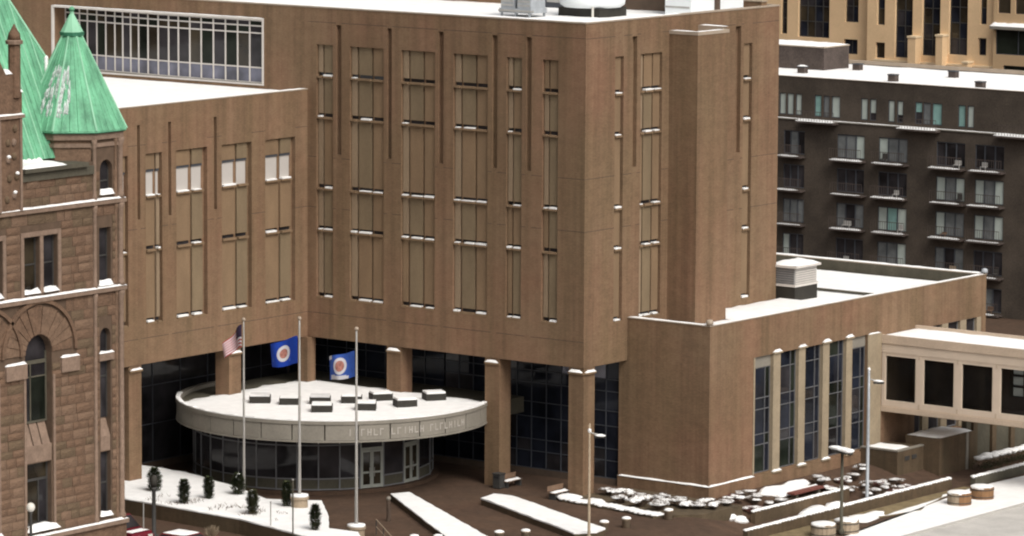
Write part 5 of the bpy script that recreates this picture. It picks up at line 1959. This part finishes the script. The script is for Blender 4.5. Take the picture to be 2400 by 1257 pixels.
m.build('snow', 'snow', t, True, local=True)
m = MB()
blob(m, (0, 0, 8.95), .1, .1, .12, 3)
m.build('snow', 'snow', t, True, local=True)
t = thing('lamp_post', 'lamp post with a wide flat snow-covered head above the right-hand retaining walls', 'lamp post', (40.25, 4.35, -1))
MB().lathe(0, 0, [(.2, 0), (.2, .3), (.11, .4), (.09, 5.3)], 10).build('pole', 'concrete_dark', t, True, local=True)
m = MB()
hd = [(-.95, -.55), (.75, .35), (.95, .75), (.7, .75), (-1.0, -.15)]
hd = [(-.85, .0), (-.4, -.45), (.95, -.62), (1.0, -.30), (.5, .22), (-.75, .35)]
m.prism(hd, 5.28, 5.46)
m.build('lamp_head', 'dark_metal', t, local=True)
m = MB()
for k in range(9):
    f = k / 8
    blob(m, (-.65 + 1.45 * f, .1 - .55 * f, 5.5), .36, .40, .13, k)
m.build('snow', 'snow', t, True, local=True)
t = thing('street_lamp', 'black street lamp post at the left, in front of the bed corner', 'lamp post', (12.6, -29.6, 0))
MB().lathe(0, 0, [(.22, 0), (.22, .5), (.13, .65), (.12, 3.4), (.18, 3.5), (.2, 3.65)], 12).build('pole', 'dark_metal', t, True, local=True)
MB().lathe(0, 0, [(.16, 3.65), (.26, 3.9), (.22, 4.25), (.06, 4.4)], 12).build('lantern', 'skylight_metal', t, True, local=True)
t = thing('sign_post', 'thin grey metal sign post left of the black street lamp', 'post', (12.2, -30.1, 0))
MB().tube((0, 0, 0), (0, 0, 2.7), .04).build('pole', 'steel', t, local=True)
MB().box(-.02, .02, -.03, .03, 2.7, 2.74).build('cap', 'steel', t, local=True)
t = thing('globe_lamp', 'black lamp post with a white globe in front of the old stone hall', 'lamp post', (15.0, -42.94, 0))
MB().lathe(0, 0, [(.2, 0), (.2, .5), (.1, .6), (.08, 4.2), (.14, 4.3)], 12).build('pole', 'dark_metal', t, True, local=True)
m = MB()
blob(m, (0, 0, 4.58), .26, .26, .28, 1, 14, 9, 0)
m.build('globe', 'lamp_lens', t, True, local=True)
for (x, y, z, h, r, lab) in ((17.1, -23.95, .95, 1.45, .035, 'thin short grey post standing at the front edge of the raised bed'), (19.76, -25.0, .95, 3.3, .045, 'thin dark green post at the front edge of the bed beside the middle flagpole'),):
    t = thing('thin_post', lab, 'post', (x, y, z))
    MB().tube((0, 0, -.1), (0, 0, h), r).build('pole', 'concrete_dark' if h > 2 else 'steel', t, local=True)
    MB().lathe(0, 0, [(r * 1.6, h), (r * 1.2, h + .08)], 8).build('cap', 'steel', t, local=True)
t = thing('path_light', 'dark path light post with a pale cap left of the longer low wall', 'path light', (18.5, -14.2, 0))
MB().lathe(0, 0, [(.13, 0), (.12, 1.35)], 10).build('pole', 'stone_dark', t, local=True)
m = MB()
blob(m, (0, 0, 1.45), .15, .15, .14, 1, 10, 7, 0)
m.build('cap', 'concrete', t, True, local=True)

# ------------------------------------------------------------------ concrete enclosure, hedge, hydrant
t = thing('concrete_enclosure', 'stepped dark concrete enclosure with two snowy tops under the footbridge', 'enclosure', (31.5, 25, -1.2))
MB().box(29.83, 32.75, 22.7, 26.0, -1.3, 1.05).build('lower_block', 'wall_dark', t)
MB().box(31.3, 34.0, 26.02, 30.4, -1.3, 1.66).build('upper_block', 'wall_dark', t)
MB().box(29.8, 32.78, 22.66, 22.9, 1.05, 1.15).box(32.5, 32.78, 22.9, 26.0, 1.05, 1.15).build('rim', 'concrete', t)
snow_obj('lower_snow', t, 29.9, 32.5, 22.92, 24.9, 1.05, .16, step=.3)
snow_obj('upper_snow', t, 31.35, 33.95, 26.1, 30.3, 1.66, .15, step=.3)
for y in (23.6, 24.5):
    MB().box(32.752, 32.80, y, y + .55, .35, .62).build('vent', 'dark_metal', t)
MB().box(34.002, 34.05, 29.4, 29.7, -1.3, 1.66).build('pilaster', 'concrete', t)
t = thing('hedge', 'dark clipped hedge loaded with snow behind the planter wall under the footbridge', 'hedge', (34.4, 29.5, -1.0))
m = MB()
rh = random.Random(4)
for k in range(5200):
    y = rh.uniform(29.6, 46)
    x = 34.9 + rh.uniform(-.55, .55) + .03 * (y - 30)
    z = -.95 + rh.uniform(0, .85) * (1 + .15 * noise.noise((y, 1, 1)))
    d = Vector((rh.uniform(-1, 1), rh.uniform(-1, 1), rh.uniform(-.2, 1))).normalized() * rh.uniform(.06, .14)
    s = Vector((rh.uniform(-1, 1), rh.uniform(-1, 1), rh.uniform(-1, 1))).normalized() * .03
    p = Vector((x, y, z))
    m.poly([p - s, p + s, p + d])
m.build('foliage', 'evergreen', t)
m = MB()
for k in range(64):
    y = 29.8 + k * .25
    blob(m, (34.85 + .03 * (y - 30) + .25 * noise.noise((k * .7, 1, 3)), y, -.08 + .12 * noise.noise((k * 1.1, 4, 3))), .42, .26, .16 + .14 * max(0, noise.noise((k * 1.9, 8, 1))), k)
m.build('snow', 'snow', t, True)
t = thing('hydrant', 'yellow-green hydrant at the right edge beyond the snowy hedge', 'hydrant', (36.1, 35.9, gz(36.1, 35.9)))
MB().lathe(0, 0, [(.24, 0), (.24, .08), (.16, .1), (.16, .68), (.2, .7), (.2, .76), (.16, .8), (.05, .98)], 14).build('barrel', 'hydrant_yellow', t, True, local=True)
for a in (0, 2.1, 4.2):
    MB().tube((.12 * cos(a), .12 * sin(a), .52), (.27 * cos(a), .27 * sin(a), .52), .075).build('outlet', 'hydrant_yellow', t, local=True)
# dark lower wall behind the hedge
t = thing('garden_wall', 'dark concrete wall with pilasters behind the snowy hedge', 'wall', (33.3, 31, -1.2))
MB().box(32.9, 33.3, 30.6, 66, -1.2, 3.1).build('wall', 'concrete_dark', t)
for k in range(14):
    MB().box(33.302, 33.5, 31.2 + k * 2.5, 31.75 + k * 2.5, -1.2, 3.05).build('pilaster', 'planter_conc' if k < 0 else 'wall_dark', t)
MB().box(32.85, 33.36, 30.55, 66, 3.1, 3.2).build('coping', 'concrete', t)

# ------------------------------------------------------------------ cars in the access road, pot plant
def car(name, label, loc, rz, paint, L, W, H, hood, cab0, cab1, snowroof=True):
    t = thing(name, label, 'car', loc, None, rz)
    hw = W / 2
    prof = [(-L / 2, .35), (-L / 2, hood - .12), (-L / 2 + .12, hood), (cab0, hood + .05), (cab0 + .55, H), (cab1 - .75, H), (cab1, hood + .03), (L / 2 - .25, hood - .08), (L / 2, hood - .3), (L / 2, .35)]
    m = MB()
    n = len(prof)

    def wd(z):
        return hw * (1.0 if z < hood + .02 else 1 - .17 * (z - hood) / (H - hood))
    for s_ in (-1, 1):
        m.poly([(x, s_ * wd(z), z) for x, z in prof])
    for k in range(n):
        (x0, z0), (x1, z1) = prof[k], prof[(k + 1) % n]
        m.poly([(x0, -wd(z0), z0), (x1, -wd(z1), z1), (x1, wd(z1), z1), (x0, wd(z0), z0)])
    body = m.build('body', paint, t, local=True)

    def pane(x0, x1, z0, z1):
        pass
    m = MB()
    m.poly([(cab1 - .72 + .02, -hw * .78, H - .07), (cab1 - .03, -hw * .9, hood + .1), (cab1 - .03, hw * .9, hood + .1), (cab1 - .70, hw * .78, H - .07)])
    for v in range(len(m.v)):
        x, y, z = m.v[v]
        m.v[v] = (x + .035, y, z + .02)
    m.build('windscreen', 'glass', body)
    for s_ in (-1, 1):
        for a, b in ((cab0 + .5, (cab0 + cab1) / 2 - .12), ((cab0 + cab1) / 2 - .04, cab1 - .65)):
            m = MB()
            z0, z1 = hood + .1, H - .1
            sh_ = .18
            y0, y1 = s_ * (wd(z0) + .012), s_ * (wd(z1) + .012)
            m.poly([(a - sh_ * .6, y0, z0), (b + sh_, y0, z0), (b, y1, z1), (a, y1, z1)])
            m.build('side_window', 'glass', body)
    for x in (-L / 2 + .82, L / 2 - .85):
        for s_ in (-1, 1):
            w = MB().tube((x, s_ * (hw - .2), .34), (x, s_ * (hw + .02), .34), .34, .34, 18).build('wheel', 'tyre', t, local=True)
            MB().tube((x, s_ * (hw + .021), .34), (x, s_ * (hw + .035), .34), .2, .2, 14).build('rim', 'galv', w)
    for s_ in (-1, 1):
        MB().box(L / 2 - .06, L / 2 + .01, s_ * hw * .62 - .2, s_ * hw * .62 + .2, hood - .42, hood - .24).build('headlight', 'lamp_lens', body)
        MB().box(-L / 2 - .01, -L / 2 + .06, s_ * hw * .7 - .16, s_ * hw * .7 + .16, hood - .4, hood - .2).build('tail_light', 'flag_red', body)
    m = MB()
    if snowroof:
        snow_mesh(m, cab0 + .55, cab1 - .75, -hw * .8, hw * .8, H, .09, step=.2)
        m.build('roof_snow', 'snow', t, True, local=True)
        m = MB()
    snow_mesh(m, cab1 + .1, L / 2 - .3, -hw * .85, hw * .85, hood - .02, .07, step=.2)
    m.build('snow', 'snow', t, True, local=True)
    return t


car('parked_car', 'dark red car with a snow-covered roof cut off by the bottom edge', (16.6, -31.0, 0), 0, 'car_maroon', 4.5, 1.78, 1.46, .92, -1.95, 1.05)
car('parked_suv', 'bright red tall car with dark windscreen and snowy bonnet behind the black street lamp', (10.5, -30.6, 0), 0, 'car_red', 4.4, 1.85, 1.85, 1.06, -2.1, 1.1, False)
t = thing('pot_plant', 'dry straw-coloured plant in a dark red pot behind the snow-roofed car', 'plant', (16.4, -28.6, 0))
MB().lathe(0, 0, [(.28, 0), (.42, .75), (.46, .78), (.46, .88), (.38, .88)], 16).build('pot', 'pot_red', t, True, local=True)
m = MB()
rp = random.Random(6)
for k in range(260):
    a, s = rp.uniform(0, 6.28), rp.uniform(.1, 1)
    m.tube((.2 * s * cos(a), .2 * s * sin(a), .85), (.5 * s * cos(a), .5 * s * sin(a), .85 + rp.uniform(.3, .75)), .014, .006, 3)
m.build('stalks', 'straw', t, local=True)
